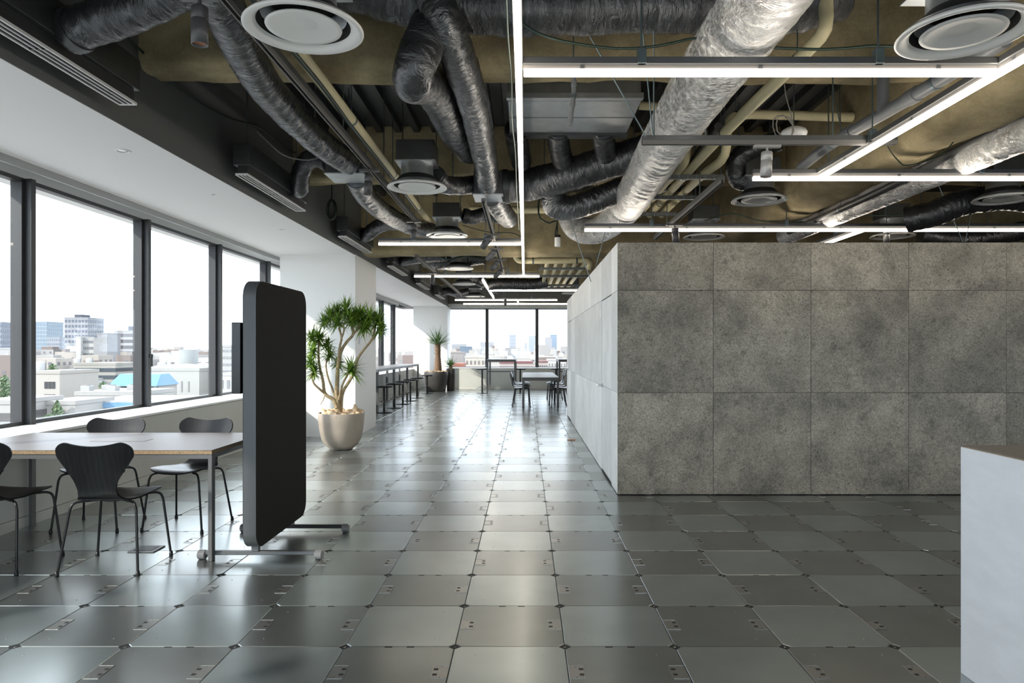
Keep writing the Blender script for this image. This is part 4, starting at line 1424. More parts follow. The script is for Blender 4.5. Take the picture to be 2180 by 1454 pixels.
def place_chair(x, y, rz, label, group):
    o = ch0 if not used[0] else copy_tree(ch0)
    used[0] = True
    o.location = (x, y, 0)
    o.rotation_euler = (0, 0, rz)
    tag(o, label, 'chair', group)
    return o


CG = 'black chairs at the meeting table'
place_chair(-2.555, 4.335, 0.03, 'black moulded plywood chair with its back to the viewer, whole in view', CG)
place_chair(-3.275, 4.345, 0.0, 'black moulded plywood chair cut by the picture edge', CG)
place_chair(-2.58, 5.31, math.pi - 0.12, 'black moulded plywood chair across the table, nearest the felt screen', CG)
place_chair(-3.26, 5.31, math.pi + 0.05, 'black moulded plywood chair across the table, beside the window ledge', CG)


# ------------------------------------------------------------------ tables
def table(name, label, x0, x1, y0, y1, z, legs, edge='table_edge', top='table_wood', flap=None, group=None, lw=(0.026, 0.046), cat='table', rail=0.03):
    root = empty(name, ((x0 + x1) / 2, (y0 + y1) / 2, 0))
    c = root.location
    X0, X1, Y0, Y1 = x0 - c.x, x1 - c.x, y0 - c.y, y1 - c.y
    MB().box(X0, X1, Y0, Y1, z - 0.003, z, 0, 0.001).build('tabletop', top, root)
    MB().box(X0 + 0.0006, X1 - 0.0006, Y0 + 0.0006, Y1 - 0.0006, z - 0.026, z - 0.003).build('edge_band', edge, root)
    fr = MB()
    fr.box(X0 + 0.01, X1 - 0.01, Y0 + 0.006, Y0 + 0.006 + 0.026, z - 0.026 - rail, z - 0.0262)
    fr.box(X0 + 0.01, X1 - 0.01, Y1 - 0.032, Y1 - 0.006, z - 0.026 - rail, z - 0.0262)
    fr.box(X0 + 0.006, X0 + 0.032, Y0 + 0.032, Y1 - 0.032, z - 0.026 - rail, z - 0.0262)
    fr.box(X1 - 0.032, X1 - 0.006, Y0 + 0.032, Y1 - 0.032, z - 0.026 - rail, z - 0.0262)
    fr.build('frame', 'table_frame', root)
    for (lx, ly) in legs:
        a, b = lx - c.x, ly - c.y
        MB().box(a - lw[0] / 2, a + lw[0] / 2, b - lw[1] / 2, b + lw[1] / 2, 0.0, z - 0.0262, 0, 0.002).build('leg', 'table_frame', root)
    if flap:
        fx0, fx1, fy0, fy1 = [flap[0] - c.x, flap[1] - c.x, flap[2] - c.y, flap[3] - c.y]
        MB().box(fx0, fx1, fy0, fy1, z - 0.002, z + 0.0012, 0, 0.001).build('cable_flap', 'table_wood', root)
        e = MB()
        e.box(fx0 - 0.004, fx1 + 0.004, fy0 - 0.006, fy0 - 0.001, z - 0.001, z + 0.0006)
        e.box(fx0 - 0.004, fx1 + 0.004, fy1 + 0.001, fy1 + 0.004, z - 0.001, z + 0.0006)
        e.box(fx0 - 0.005, fx0 - 0.001, fy0, fy1, z - 0.001, z + 0.0006)
        e.box(fx1 + 0.001, fx1 + 0.005, fy0, fy1, z - 0.001, z + 0.0006)
        e.build('flap_joint', 'dark_gap', root)
    tag(root, label, cat, group)
    return root


table('meeting_table', 'brown topped meeting table with dark steel frame by the window', -3.79, -1.995, 4.41, 5.34, 0.71,
      [(-2.008, 4.425 + 0.012), (-2.008, 5.31), (-3.776, 4.437), (-3.776, 5.31)], flap=(-3.03, -2.66, 4.83, 4.95))
table('meeting_table', 'long dark framed table in the distance with chairs on both sides', -0.075, 0.775, 16.0, 19.6, 0.71,
      [(-0.05, 16.03), (0.75, 16.03), (-0.05, 17.8), (0.75, 17.8), (-0.05, 19.56), (0.75, 19.56)], lw=(0.05, 0.05), rail=0.05, edge='table_frame')
FG = 'black chairs at the distant table'
for k, y in enumerate((16.45, 17.2, 18.2, 18.95)):
    place_chair(-0.10, y, -math.pi / 2 + rnd.uniform(-0.08, 0.08), SL[k] + ' black chair in the row at the window side of the distant table', FG)
    place_chair(0.80, y, math.pi / 2 + rnd.uniform(-0.08, 0.08), SL[k] + ' black chair in the row at the clad room side of the distant table', FG)


# ------------------------------------------------------------------ felt screen on wheels, monitor
root = empty('felt_screen', (-1.735, 4.80, 0))
tag(root, 'tall charcoal felt partition screen with rounded corners on wheeled bars', 'screen')
ya, yb, z0, z1 = 4.36 - 4.80, 5.35 - 4.80, 0.085, 1.79
MB().prism(rrect(ya, yb, z0, z1, 0.11, 10), 0, -0.040, 0.040, 0, True).build('edge_frame', 'screen_edge', root)
for s in (-1, 1):
    a, b = (0.0405, 0.044) if s > 0 else (-0.044, -0.0405)
    MB().prism(rrect(ya + 0.003, yb - 0.003, z0 + 0.003, z1 - 0.003, 0.107, 10), 0, a, b).build('felt_face', 'felt', root)
for yy in (4.465 - 4.80, 5.13 - 4.80):
    b = MB().box(-0.36, 0.385, yy - 0.016, yy + 0.016, 0.030, 0.056, 0, 0.004).build('foot_bar', 'black_metal' if yy > 0 else 'rail_grey', root)
    MB().box(-0.022, 0.022, yy - 0.02, yy + 0.02, 0.056, 0.10).build('bracket', 'rail_grey', b)
    for xx in (-0.345, 0.405):
        w = MB().lathe([(0.0001, -0.026), (0.024, -0.026), (0.030, -0.020), (0.030, 0.020), (0.024, 0.026), (0.0001, 0.026)], 24, (xx, yy, 0.0302), 0, False, 'X').build('wheel', 'clear_wheel', b)
root = empty('monitor', (-1.775, 4.82, 1.30))
tag(root, 'black flat monitor fixed on the window side of the felt screen', 'monitor')
MB().prism(rrect(-0.36, 0.36, -0.235, 0.225, 0.006, 2), 0, -0.115, -0.060).build('casing', 'monitor_black', root)
MB().box(-0.060, -0.0445, -0.15, 0.15, -0.12, 0.12).build('wall_mount', 'black_metal', root)
MB().box(-0.1165, -0.115, -0.345, 0.345, -0.20, 0.21).build('screen_glass', 'monitor_black', root)

# floor outlet under the table, door stop
root = empty('floor_outlet', PZ(312, 1170, 0.0))
tag(root, 'dark square floor outlet cover under the meeting table edge', 'outlet')
MB().box(-0.09, 0.09, -0.075, 0.075, 0.0, 0.008, 0, 0.003).build('cover', 'rail_grey', root)
MB().box(-0.06, 0.06, -0.05, 0.05, 0.008, 0.010).build('lid', 'dark_frame', root)
o = MB().box(-0.06, 0.06, -0.025, 0.025, 0.0, 0.012, 0, 0.004).build('door_stop', 'copper', None, PZ(1216, 937, 0.0))
tag(o, 'small brown door stop on the floor beside the clad room', 'door stop')

# ------------------------------------------------------------------ counter on the right
root = empty('reception_counter', (2.6, 1.9, 0))
tag(root, 'pale grey counter block, thin top darkened by a painted reflection', 'counter')
cb = MB().box(1.817 - 2.6, 1.2, 0.75 - 1.9, 2.895 - 1.9, 0.0, 0.944, 0, 0.002)
cb.build('body', 'counter_grey', root)
MB().box(1.818 - 2.6, 1.2, 0.751 - 1.9, 2.894 - 1.9, 0.944, 0.9475).build('ply_edge', 'table_edge', root)
MB().box(1.818 - 2.6, 1.2, 0.751 - 1.9, 2.894 - 1.9, 0.9475, 0.951).build('worktop', 'counter_top', root)


# ------------------------------------------------------------------ stools, bar tables
def make_stool(h):
    root = empty('bar_stool')
    MB().lathe([(0.0001, h - 0.035), (0.165, h - 0.035), (0.19, h - 0.028), (0.195, h - 0.012), (0.185, h), (0.0001, h + 0.002)], 28).build('seat', 'black_metal', root)
    MB().lathe([(0.024, 0.012), (0.024, h - 0.035)], 14).build('post', 'black_metal', root)
    MB().lathe([(0.0001, 0.0), (0.175, 0.0), (0.178, 0.006), (0.170, 0.011), (0.024, 0.016)], 28).build('base', 'black_metal', root)
    MB().tube(smooth_path([(0, 0, 0.24), (-0.06, -0.05, 0.20), (-0.14, -0.11, 0.175), (-0.22, -0.17, 0.165), (-0.27, -0.21, 0.15)], 0.03), 0.012, 10).build('footrest', 'chrome', root)
    return root


st0 = make_stool(0.575)
for k, y in enumerate((14.82, 15.99, 17.09, 18.2, 19.3, 21.3)):
    o = st0 if k == 0 else copy_tree(st0)
    o.location = (-3.02, y, 0)
    tag(o, SL[k] + ' black low stool from the column along the window bar', 'stool', 'stools along the window bar')
for k in range(4):
    y1 = 20.42 - 1.875 * k
    table('bar_table', ['window bar table ending by the yucca pot', 'window bar table second from the yucca pot', 'window bar table third from the yucca pot', 'window bar table partly hidden by the white column'][k],
          -3.74, -3.13, y1 - 1.855, y1, 0.93, [(-3.16, y1 - 0.03), (-3.16, y1 - 1.825), (-3.70, y1 - 0.03), (-3.70, y1 - 1.825)], lw=(0.045, 0.045), group='window bar tables', edge='table_frame', rail=0.03)
hs0 = make_stool(0.765)
HS = [(-1.34, 21.5), (-0.16, 21.6), (0.95, 21.6)]
for k, (x, y) in enumerate(HS):
    o = hs0 if k == 0 else copy_tree(hs0)
    o.location = (x, y, 0)
    o.rotation_euler = (0, 0, (0.4, 2.6, 0.4)[k])
    tag(o, ['tall black stool at the window column side of the high table', 'tall black stool at the far side of the high table', 'tall black stool partly hidden by the clad room'][k], 'stool', 'tall stools at the high tables')
for k, (x0, x1) in enumerate(((-1.20, -0.29), (1.02, 1.93))):
    t = table('high_table', ['grey framed high table before the far window', 'dark high table half hidden behind the clad room'][k], x0, x1, 21.3, 23.0, 1.05,
              [(x0 + 0.03, 21.33), (x1 - 0.03, 21.33), (x0 + 0.03, 22.97), (x1 - 0.03, 22.97)], lw=(0.055, 0.055), group='high tables', rail=0.05, edge='table_frame')
    MB().box(-0.42, 0.42, -0.84, -0.80, 0.66, 0.70).build('cross_rail', 'table_frame', t)


# ------------------------------------------------------------------ plants
def blade(mb, base, d, length, w, droop, rg):
    """one arching pointed leaf with a folded midrib"""
    d = d.normalized()
    side = d.cross(Vector((0, 0, 1)))
    if side.length < 0.05:
        side = Vector((1, 0, 0))
    side.normalize()
    n = 5
    vs = []
    for i in range(n + 1):
        t = i / n
        p = base + d * length * t + Vector((0, 0, -droop * length * t * t))
        ww = w * (0.55 + 1.1 * t if t < 0.35 else (1 - t) / 0.65 * 0.83 + 0.0) if t < 1 else 0.0005
        up = side.cross(d).normalized()
        vs += [p - side * ww, p - up * ww * 0.35, p + side * ww]
    fs = []
    for i in range(n):
        a = i * 3
        fs += [(a, a + 1, a + 4, a + 3), (a + 1, a + 2, a + 5, a + 4)]
    mb.add(vs, fs, 0, True)


def rosette(c, R, n, axis, rg, w=0.011, spread=1.0, droop=0.25, up=0.1):
    mb = MB()
    axis = axis.normalized()
    a1 = axis.orthogonal().normalized()
    a2 = axis.cross(a1)
    for i in range(n):
        az = i * 2.39996 + rg.uniform(-0.2, 0.2)
        el = math.acos(1 - spread * (i + 0.5) / n)
        d = axis * math.cos(el) + (a1 * math.cos(az) + a2 * math.sin(az)) * math.sin(el)
        blade(mb, c + axis * rg.uniform(-0.03, 0.04), d, R * rg.uniform(0.75, 1.1), w, droop * rg.uniform(0.2, 1.3) * math.sin(el), rg)
    return mb


def pot(root, prof, mat, soil_z, soil_r, n=48):
    MB().lathe(prof, n).build('pot', mat, root)
    MB().lathe([(soil_r, soil_z), (soil_r * 0.5, soil_z + 0.015), (0.0001, soil_z + 0.02)], 32).build('soil', 'soil', root)


def chunk(rg, s):
    mb = MB()
    vs, fs = [], []
    n, m = 10, 6
    ph = [rg.uniform(0, 6) for _ in range(4)]
    for i in range(m + 1):
        t = math.pi * i / m
        for k in range(n):
            a = 2 * math.pi * k / n
            r = s * (1 + 0.22 * math.sin(2 * a + ph[0] + 2 * t) + 0.15 * math.sin(3 * a + ph[1]) * math.sin(t * 2 + ph[2]))
            vs.append((1.5 * r * math.sin(t) * math.cos(a), 0.8 * r * math.sin(t) * math.sin(a), 0.6 * r * math.cos(t)))
    for i in range(m):
        for k in range(n):
            j = (k + 1) % n
            fs.append((i * n + k, (i + 1) * n + k, (i + 1) * n + j, i * n + j))
    return mb.add(vs, fs, 0, True)


rg = random.Random(11)
PYD = 9.42
pc = PZ(726, 958, 0.0)
pc = Vector((-2.50, PYD, 0))
root = empty('dracaena_plant', pc)
tag(root, 'branching dracaena with spiky green tufts in a stone grey bowl pot', 'plant')
pot(root, [(0.0001, 0.0), (0.135, 0.0), (0.15, 0.006), (0.215, 0.06), (0.262, 0.14), (0.288, 0.25), (0.302, 0.38), (0.309, 0.49), (0.306, 0.496), (0.292, 0.496), (0.288, 0.47), (0.27, 0.44)], 'pot_stone', 0.445, 0.275)
for k in range(17):
    a = k * 2.4
    r = 0.05 + 0.2 * math.sqrt((k + 0.5) / 17)
    o = chunk(rg, rg.uniform(0.042, 0.075)).build('wood_chip', 'driftwood', root, (r * math.cos(a), r * math.sin(a), 0.475 + rg.uniform(0, 0.02)))
    o.rotation_euler = (rg.uniform(-0.4, 0.4), rg.uniform(-0.4, 0.4), rg.uniform(0, 6))
o = chunk(rg, 0.06).build('wood_chip', 'driftwood', root, (0.21, -0.05, 0.52))
o.rotation_euler = (0.3, 1.2, 0.3)


def D(u, v, dy=0.0):
    return PY(u, v, PYD + dy) - pc


stems = [
    ([(720, 882, 0), (717, 843, 0), (718, 806, 0), (720, 774, 0.02), (727, 746, 0.03), (739, 727, 0.05), (752, 711, 0.06), (748, 690, 0.06), (744, 672, 0.06)], 0.040, 0.016),
    ([(752, 711, 0.06), (763, 698, 0.03), (770, 684, 0.0)], 0.018, 0.012),
    ([(725, 880, 0.03), (729, 838, 0.04), (744, 811, 0.05), (754, 793, 0.05), (760, 768, 0.06), (771, 749, 0.05), (791, 724, 0.02), (797, 706, 0.02), (800, 690, 0.02)], 0.026, 0.015),
    ([(791, 724, 0.02), (800, 714, 0.06), (806, 696, 0.08)], 0.018, 0.012),
    ([(717, 868, -0.02), (709, 850, -0.03), (692, 838, -0.06), (687, 808, -0.07), (681, 783, -0.08), (678, 754, -0.08), (679, 728, -0.08)], 0.030, 0.012),
    ([(692, 838, -0.06), (680, 828, -0.12), (668, 816, -0.16), (662, 795, -0.18)], 0.018, 0.011),
    ([(692, 838, -0.06), (688, 852, -0.09), (682, 861, -0.11)], 0.010, 0.004),
    ([(716, 855, 0.03), (707, 826, 0.09), (698, 803, 0.13), (694, 776, 0.14), (700, 756, 0.14)], 0.018, 0.010),
    ([(720, 774, 0.02), (723, 740, 0.0), (727, 719, -0.02), (721, 698, -0.02)], 0.022, 0.012),
    ([(727, 719, -0.02), (732, 705, -0.08), (731, 690, -0.1)], 0.015, 0.010),
    ([(722, 850, -0.02), (728, 822, -0.10), (738, 800, -0.14), (744, 788, -0.16)], 0.018, 0.012),
]
for pts, ra, rb in stems:
    p = smooth_path([D(*q) for q in pts], 0.03)
    MB().tube(p, 1.0, 12, 0, True, 0.05, 5, ramp=lambda S, t, ra=ra, rb=rb: ra + (rb - ra) * t ** 0.7).build('stem', 'bark', root)
tufts = [(768, 664, 0.10, 0.22, 50), (718, 660, 0.10, 0.20, 45), (787, 668, -0.06, 0.21, 45), (690, 678, 0.04, 0.17, 36), (770, 690, 0.12, 0.19, 36), (812, 694, -0.02, 0.2, 36), (667, 742, -0.1, 0.18, 36), (664, 712, -0.05, 0.18, 36), (736, 656, 0.06, 0.235, 60), (758, 668, 0.02, 0.225, 55), (703, 668, 0.02, 0.215, 50), (719, 680, -0.06, 0.21, 45), (745, 676, -0.1, 0.2, 45),
         (803, 676, 0.05, 0.235, 60), (781, 688, 0.0, 0.20, 45), (679, 716, -0.08, 0.22, 55), (661, 765, -0.18, 0.18, 45), (669, 785, -0.12, 0.19, 45),
         (701, 750, 0.14, 0.19, 40), (746, 781, -0.16, 0.235, 55), (720, 768, 0.12, 0.17, 40), (695, 728, 0.05, 0.17, 36)]
for (u, v, dy, R, n) in tufts:
    ax = Vector((rg.uniform(-0.35, 0.35), rg.uniform(-0.35, 0.35), 1))
    rosette(D(u, v + 8, dy), R * 1.12, int(n * 1.9), ax, rg, 0.0135, 1.5, 0.32).build('foliage', 'leaf_green', root)

# yucca in a wide dark pot
yc = Vector((-2.90, 22.55, 0))
root = empty('yucca_plant', yc)
tag(root, 'thick trunked yucca palm in a wide dark tapered pot', 'plant')
pot(root, [(0.0001, 0.0), (0.28, 0.0), (0.30, 0.01), (0.345, 0.25), (0.385, 0.50), (0.395, 0.635), (0.388, 0.645), (0.372, 0.645), (0.365, 0.60)], 'pot_dark', 0.60, 0.368)
for k in range(14):
    a, r = k * 2.4, 0.12 + 0.22 * math.sqrt((k + 0.5) / 14)
    o = chunk(rg, rg.uniform(0.045, 0.07)).build('wood_chip', 'driftwood', root, (r * math.cos(a), r * math.sin(a), 0.63))
    o.rotation_euler = (rg.uniform(-0.3, 0.3), rg.uniform(-0.3, 0.3), rg.uniform(0, 6))
MB().tube(smooth_path([(0.05, 0, 0.6), (0.055, 0, 0.9), (0.05, 0, 1.15), (0.05, 0, 1.52)], 0.04), 1.0, 18, 0, True, 0.04, 6, ramp=lambda S, t: 0.135 - 0.05 * min(1, t * 1.6) + 0.02 * max(0, t - 0.7)).build('trunk', 'yucca_bark', root)
fb = MB()
for k in range(70):
    a, z = k * 2.4, 1.15 + 0.38 * k / 70
    base = Vector((0.05 + 0.085 * math.cos(a), 0.085 * math.sin(a), z))
    blade(fb, base, Vector((math.cos(a) * 0.5, math.sin(a) * 0.5, rg.uniform(0.3, 1.0))), rg.uniform(0.07, 0.13), 0.016, 0.3, rg)
fb.build('dry_leaf_bases', 'fibre', root)
rosette(Vector((0.05, 0, 1.50)), 0.66, 80, Vector((0.02, 0, 1)), rg, 0.022, 0.85, 0.05).build('foliage', 'leaf_yucca', root)
# agave in a tall slim pot
ac = Vector((-2.46, 22.85, 0))
root = empty('agave_plant', ac)
tag(root, 'small spiky agave in a tall slim dark pot beside the yucca', 'plant')
pot(root, [(0.0001, 0.0), (0.125, 0.0), (0.128, 0.01), (0.145, 0.70), (0.143, 0.72), (0.130, 0.72), (0.128, 0.69)], 'pot_dark', 0.69, 0.13)
MB().tube([(0, 0, 0.68), (0, 0, 0.82)], 0.06, 12).build('trunk', 'fibre', root)
rosette(Vector((0, 0, 0.80)), 0.44, 42, Vector((0, 0, 1)), rg, 0.024, 1.0, 0.12).build('foliage', 'leaf_yucca', root)

# ------------------------------------------------------------------ the city outside
ZG = -14.0
ground = struct('ground', MB().add([(-4000, -400, ZG), (4000, -400, ZG), (4000, 5500, ZG), (-4000, 5500, ZG)], [(0, 1, 2, 3)]), 'ground_tan', 'pale city ground far below the windows')

CM = {}
HG = {}
CITY = 0.43     # darkens city wall and roof colours to offset the bright daylight


def cmat(col, rough=0.7):
    k = tuple(round(c, 3) for c in col)
    if k not in CM:
        CM[k] = plain('city_%d' % len(CM), [c * CITY for c in col], rough)
    return CM[k]


def building(name, label, u0, u1, vt, Y, depth, col, wcol=(0.10, 0.12, 0.15), grid=None, bands=None, roofcol=None, vb=None, single=False, cat='building', group=None):
    """box building seen between pixel columns u0..u1 at distance Y with its roof at row vt"""
    a, b = PY(u0, vt, Y), PY(u1, vt, Y)
    zt = a.z
    w = b.x - a.x
    root = empty(name, (a.x + w / 2, Y + depth / 2, ZG))
    hgt = zt - ZG
    MB().box(-w / 2, w / 2, -depth / 2, depth / 2, 0, hgt).build('facade', cmat(col), root)
    MB().box(-w / 2 - 0.1, w / 2 + 0.1, -depth / 2 - 0.1, depth / 2 + 0.1, hgt, hgt + 0.02 * w + 0.4).build('parapet', cmat(roofcol or [c * 0.92 for c in col]), root)
    y0 = -depth / 2
    xf = w / 2 if a.x < 0 else -w / 2
    if grid:
        nc, fh, wf, hf = grid
        nr = int(min(hgt, (hgt - (0 if vb is None else max(0, PY(u0, vb, Y).z - ZG)))) / fh)
        mb = MB()
        for r in range(nr):
            zz = hgt - (r + 0.5) * fh
            for c in range(nc):
                xx = -w / 2 + w * (c + 0.5) / nc
                ww = w / nc * wf / 2
                bx = (xx - ww, xx + ww, y0 - 0.12, y0 + 0.2, zz - fh * hf / 2, zz + fh * hf / 2)
                if single:
                    wdw = MB().box(*bx).build('window', cmat(wcol, 0.2), root)
                else:
                    mb.box(*bx)
            nd = max(2, int(depth / (w / nc)))
            for c in range(nd):
                yy = y0 + depth * (c + 0.5) / nd
                hw = depth / nd * wf / 2
                sg = 1 if xf > 0 else -1
                mb.box(min(xf - 0.2 * sg, xf + 0.12 * sg), max(xf - 0.2 * sg, xf + 0.12 * sg), yy - hw, yy + hw, zz - fh * hf / 2, zz + fh * hf / 2)
        if mb.v:
            tag(mb.build('window_grid', cmat(wcol, 0.2), root), kind='stuff')
    if bands:
        n, z0f, fh, hf = bands
        for r in range(n):
            zz = hgt - z0f - r * fh
            MB().box(-w / 2 + w * 0.03, w / 2 + 0.08, y0 - 0.15, depth / 2 - 0.2, zz - fh * hf, zz).build('ribbon_window', cmat(wcol, 0.2), root)
    tag(root, label, cat, group)
    HG[root.name] = hgt
    return root


W8 = (0.62, 0.61, 0.60)
WGREY = (0.42, 0.42, 0.44)
t = building('tower_block', 'tallest grey gridded tower on the skyline with a dark roof box', 137, 187, 678, 420, 16, (0.45, 0.46, 0.50), (0.17, 0.19, 0.25), grid=(7, 3.1, 0.62, 0.5))
MB().box(-3.6, 1.0, -4, 4, HG[t.name], HG[t.name] + 2.6).build('roof_box', cmat((0.10, 0.11, 0.15)), t)
building('tower_block', 'haze-tinted pale blue glass tower beside the first window mullion', 70, 100, 686, 700, 25, (0.42, 0.50, 0.58), (0.34, 0.43, 0.52), grid=(5, 4.0, 0.9, 0.6))  # distance haze is put into the pale bluish colours of far towers
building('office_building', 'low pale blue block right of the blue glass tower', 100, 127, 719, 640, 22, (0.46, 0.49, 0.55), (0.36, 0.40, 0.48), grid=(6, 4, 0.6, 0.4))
building('apartment_building', 'white apartment block with rows of dark balconies', 172, 201, 721, 330, 10, W8, (0.25, 0.25, 0.27), grid=(7, 3.0, 0.72, 0.42))
building('apartment_building', 'plain white slab block attached to the balconied block', 161, 172, 718, 328, 10, (0.66, 0.65, 0.64))
building('office_building', 'blank grey slab tower standing alone', 207, 228, 711, 300, 10, (0.40, 0.40, 0.42))
building('office_building', 'lower grey wing beside the blank slab tower', 199, 208, 723, 305, 8, (0.46, 0.46, 0.47))
t = building('apartment_building', 'tall banded apartment tower cut by the second mullion', 243, 284, 706, 350, 12, (0.50, 0.49, 0.50), (0.17, 0.15, 0.16), bands=(14, 1.0, 3.0, 0.52))
MB().box(0.5, 4.5, -3, 3, HG[t.name], HG[t.name] + 2.8).build('roof_box', cmat((0.13, 0.14, 0.19)), t)
building('office_building', 'long low office with dark ribbon windows', 156, 246, 777, 200, 14, (0.47, 0.45, 0.41), (0.08, 0.10, 0.12), bands=(4, 0.9, 2.1, 0.5))
building('office_building', 'blank white end wing of the ribbon window office', 140, 157, 790, 198, 14, (0.56, 0.55, 0.53))
t = building('apartment_building', 'cream building with two pairs of dark windows below the tower', 60, 127, 796, 110, 10, (0.62, 0.58, 0.53))
for zz in (PY(0, 820, 110).z - ZG, PY(0, 847, 110).z - ZG):
    for xx in (0.95, 1.55, 2.15):
        MB().box(xx - 1.0 + 0.15, xx - 0.5 + 0.15, -5.06, -4.9, zz - 0.55, zz + 0.55).build('window', cmat((0.06, 0.06, 0.07), 0.2), t)
MB().box(-0.6, 0.8, -2, 2, PY(0, 790, 110).z - ZG - 0.8, PY(0, 788, 110).z - ZG).build('roof_box', cmat((0.6, 0.57, 0.54)), t)

# blue roofed pavilion: hipped metal roof on white arched legs
a, b = PY(235, 822, 130), PY(331, 822, 130)
root = empty('roof_pavilion', ((a.x + b.x) / 2, 134, ZG))
tag(root, 'white pavilion with a bright blue sloping metal roof', 'building')
w2, zt, zr = (b.x - a.x) / 2, a.z - ZG, PY(0, 797, 130).z - ZG
MB().add([(-w2 - 0.3, -4.3, zt), (w2 + 0.3, -4.3, zt), (w2 + 0.3, 4.3, zt), (-w2 - 0.3, 4.3, zt), (-w2 + 0.3, -1.5, zr), (w2 - 0.3, -1.5, zr), (w2 - 0.3, 1.5, zr), (-w2 + 0.3, 1.5, zr)],
         [(0, 1, 5, 4), (1, 2, 6, 5), (2, 3, 7, 6), (3, 0, 4, 7), (4, 5, 6, 7), (3, 2, 1, 0)]).build('roof', cmat((0.16, 0.42, 0.72), 0.4), root)
for k in range(6):
    xx = -w2 + 0.2 + (2 * w2 - 0.4) * k / 5
    MB().box(xx - 0.2, xx + 0.2, -4.0, -3.6, zt - 3.0, zt).build('pillar', cmat((0.68, 0.67, 0.65)), root)
MB().box(-w2, w2, -3.0, 4.0, 0, zt - 0.02).build('wall', cmat((0.60, 0.58, 0.55)), root)
MB().box(-w2, w2, -4.2, 4.2, 0, zt - 2.6).build('deck', cmat((0.62, 0.60, 0.57)), root)

# low white building with a blue fascia
t = building('school_building', 'low white building with a bright blue roof edge, below the pavilion', 155, 420, 866, 92, 12, (0.62, 0.62, 0.62), (0.30, 0.32, 0.35), grid=(18, 3.0, 0.6, 0.55), vb=890, single=True)
o = MB().box(-8.4, 8.4, -6.4, -6.05, PY(0, 868, 92).z - ZG, PY(0, 857, 92).z - ZG).build('blue_fascia', cmat((0.20, 0.46, 0.76), 0.4), t)
building('school_building', 'flat white terrace roof with railings behind the blue edged building', 160, 300, 842, 105, 10, (0.60, 0.59, 0.57))
building('warehouse', 'low pale sheds below the cream building', 78, 160, 862, 86, 8, (0.60, 0.58, 0.56), (0.30, 0.29, 0.29), grid=(9, 2.4, 0.5, 0.4), vb=900)
building('warehouse', 'pale saw edged roof between cream building and terrace roof', 120, 205, 846, 118, 10, (0.62, 0.60, 0.58), (0.32, 0.31, 0.31), grid=(12, 2.2, 0.5, 0.4), vb=870)
for k in range(9):
    xr = PY(168 + 14 * k, 842, 105)
    if k % 2 == 0:
        root = empty('roof_unit', (xr.x, 107 + (k % 4), PY(0, 842, 105).z + 0.5))
        MB().box(-0.7, 0.7, -0.6, 0.6, -0.6, 0.9, 0, 0.05).build('casing', cmat((0.60, 0.60, 0.60)), root)
        MB().lathe([(0.45, 0.9), (0.45, 1.02), (0.0001, 1.02)], 16).build('fan_cowl', cmat((0.30, 0.30, 0.31)), root)
        tag(root, SL[k // 2] + ' rooftop air unit on the flat terrace roof', 'roof unit', 'rooftop units on the terrace roof')
for (u, vr, Y, nm) in ((165, 777, 205, 'ribbon window office'), (190, 777, 206, 'ribbon window office'), (85, 796, 113, 'cream building'), (345, 790, 152, 'white hall')):
    p = PY(u, vr, Y)
    root = empty('water_tank', (p.x, p.y, p.z + 0.35))
    MB().lathe([(0.9, 0.0), (0.9, 1.5), (0.0001, 1.8)], 14).build('tank', cmat((0.62, 0.62, 0.62)), root)
    MB().tube([(1.0, 0, 0), (1.0, 0, 1.9)], 0.06, 6).build('ladder', cmat((0.3, 0.3, 0.3)), root)
    tag(root, 'pale roof tank on the ' + nm + (', nearer the wing' if u == 165 else ', farther from the wing' if u == 190 else ''), 'tank', 'roof tanks outside')
# hall with curved roofs and glazed drum
t = building('concert_hall', 'white hall with curved roof shells behind the glass reflections', 318, 424, 790, 150, 20, (0.60, 0.60, 0.58), (0.30, 0.31, 0.33))
hg = PY(0, 790, 150).z - ZG
for sx, ww in ((-2.6, 3.0), (2.6, 2.6)):
    arc = [(sx + ww * math.cos(q), hg + 1.4 * math.sin(q)) for q in [math.pi * k / 10 for k in range(11)]]
    MB().prism([(x, z) for x, z in arc], 1, -9.9, 9.9).build('roof_shell', cmat((0.66, 0.65, 0.64)), t)
MB().lathe([(2.1, hg + 0.5), (2.1, hg + 4.6), (0.001, hg + 4.7)], 20, (-3.2, 3, 0)).build('glazed_drum', cmat((0.36, 0.39, 0.40)), t)
for sx in (-1.6, -0.1, 1.5, 3.0):
    MB().box(sx, sx + 0.25, -10.1, -9.9, hg - 4.5, hg - 2.2).build('slit_window', cmat((0.32, 0.33, 0.35)), t)
building('apartment_building', 'gridded grey apartment block beside the monitor', 470, 500, 739, 150, 12, (0.46, 0.46, 0.46), (0.30, 0.31, 0.33), grid=(4, 1.5, 0.85, 0.3))
building('office_building', 'low white building with dark openings under the gridded block', 466, 520, 800, 130, 10, (0.56, 0.56, 0.57), (0.22, 0.23, 0.26), grid=(4, 3.2, 0.45, 0.5), single=True)
building('apartment_building', 'white balconied block low behind the nearest window edge', -60, 22, 861, 80, 9, (0.60, 0.58, 0.56), (0.20, 0.19, 0.19), bands=(5, 1.0, 1.9, 0.45))
building('office_building', 'low white building with a band of small windows at the picture edge', -50, 23, 744, 260, 12, (0.60, 0.60, 0.60), (0.22, 0.23, 0.25), grid=(9, 4.5, 0.6, 0.35), vb=765)
building('tower_block', 'small grey tower between picture edge and first mullion', 5, 22, 716, 600, 20, (0.46, 0.48, 0.54), (0.25, 0.28, 0.36), grid=(5, 4, 0.6, 0.5))
building('tower_block', 'slim dark tower at the very picture edge', -25, 3, 687, 500, 14, (0.34, 0.37, 0.44), (0.25, 0.28, 0.35), grid=(5, 4, 0.8, 0.5))
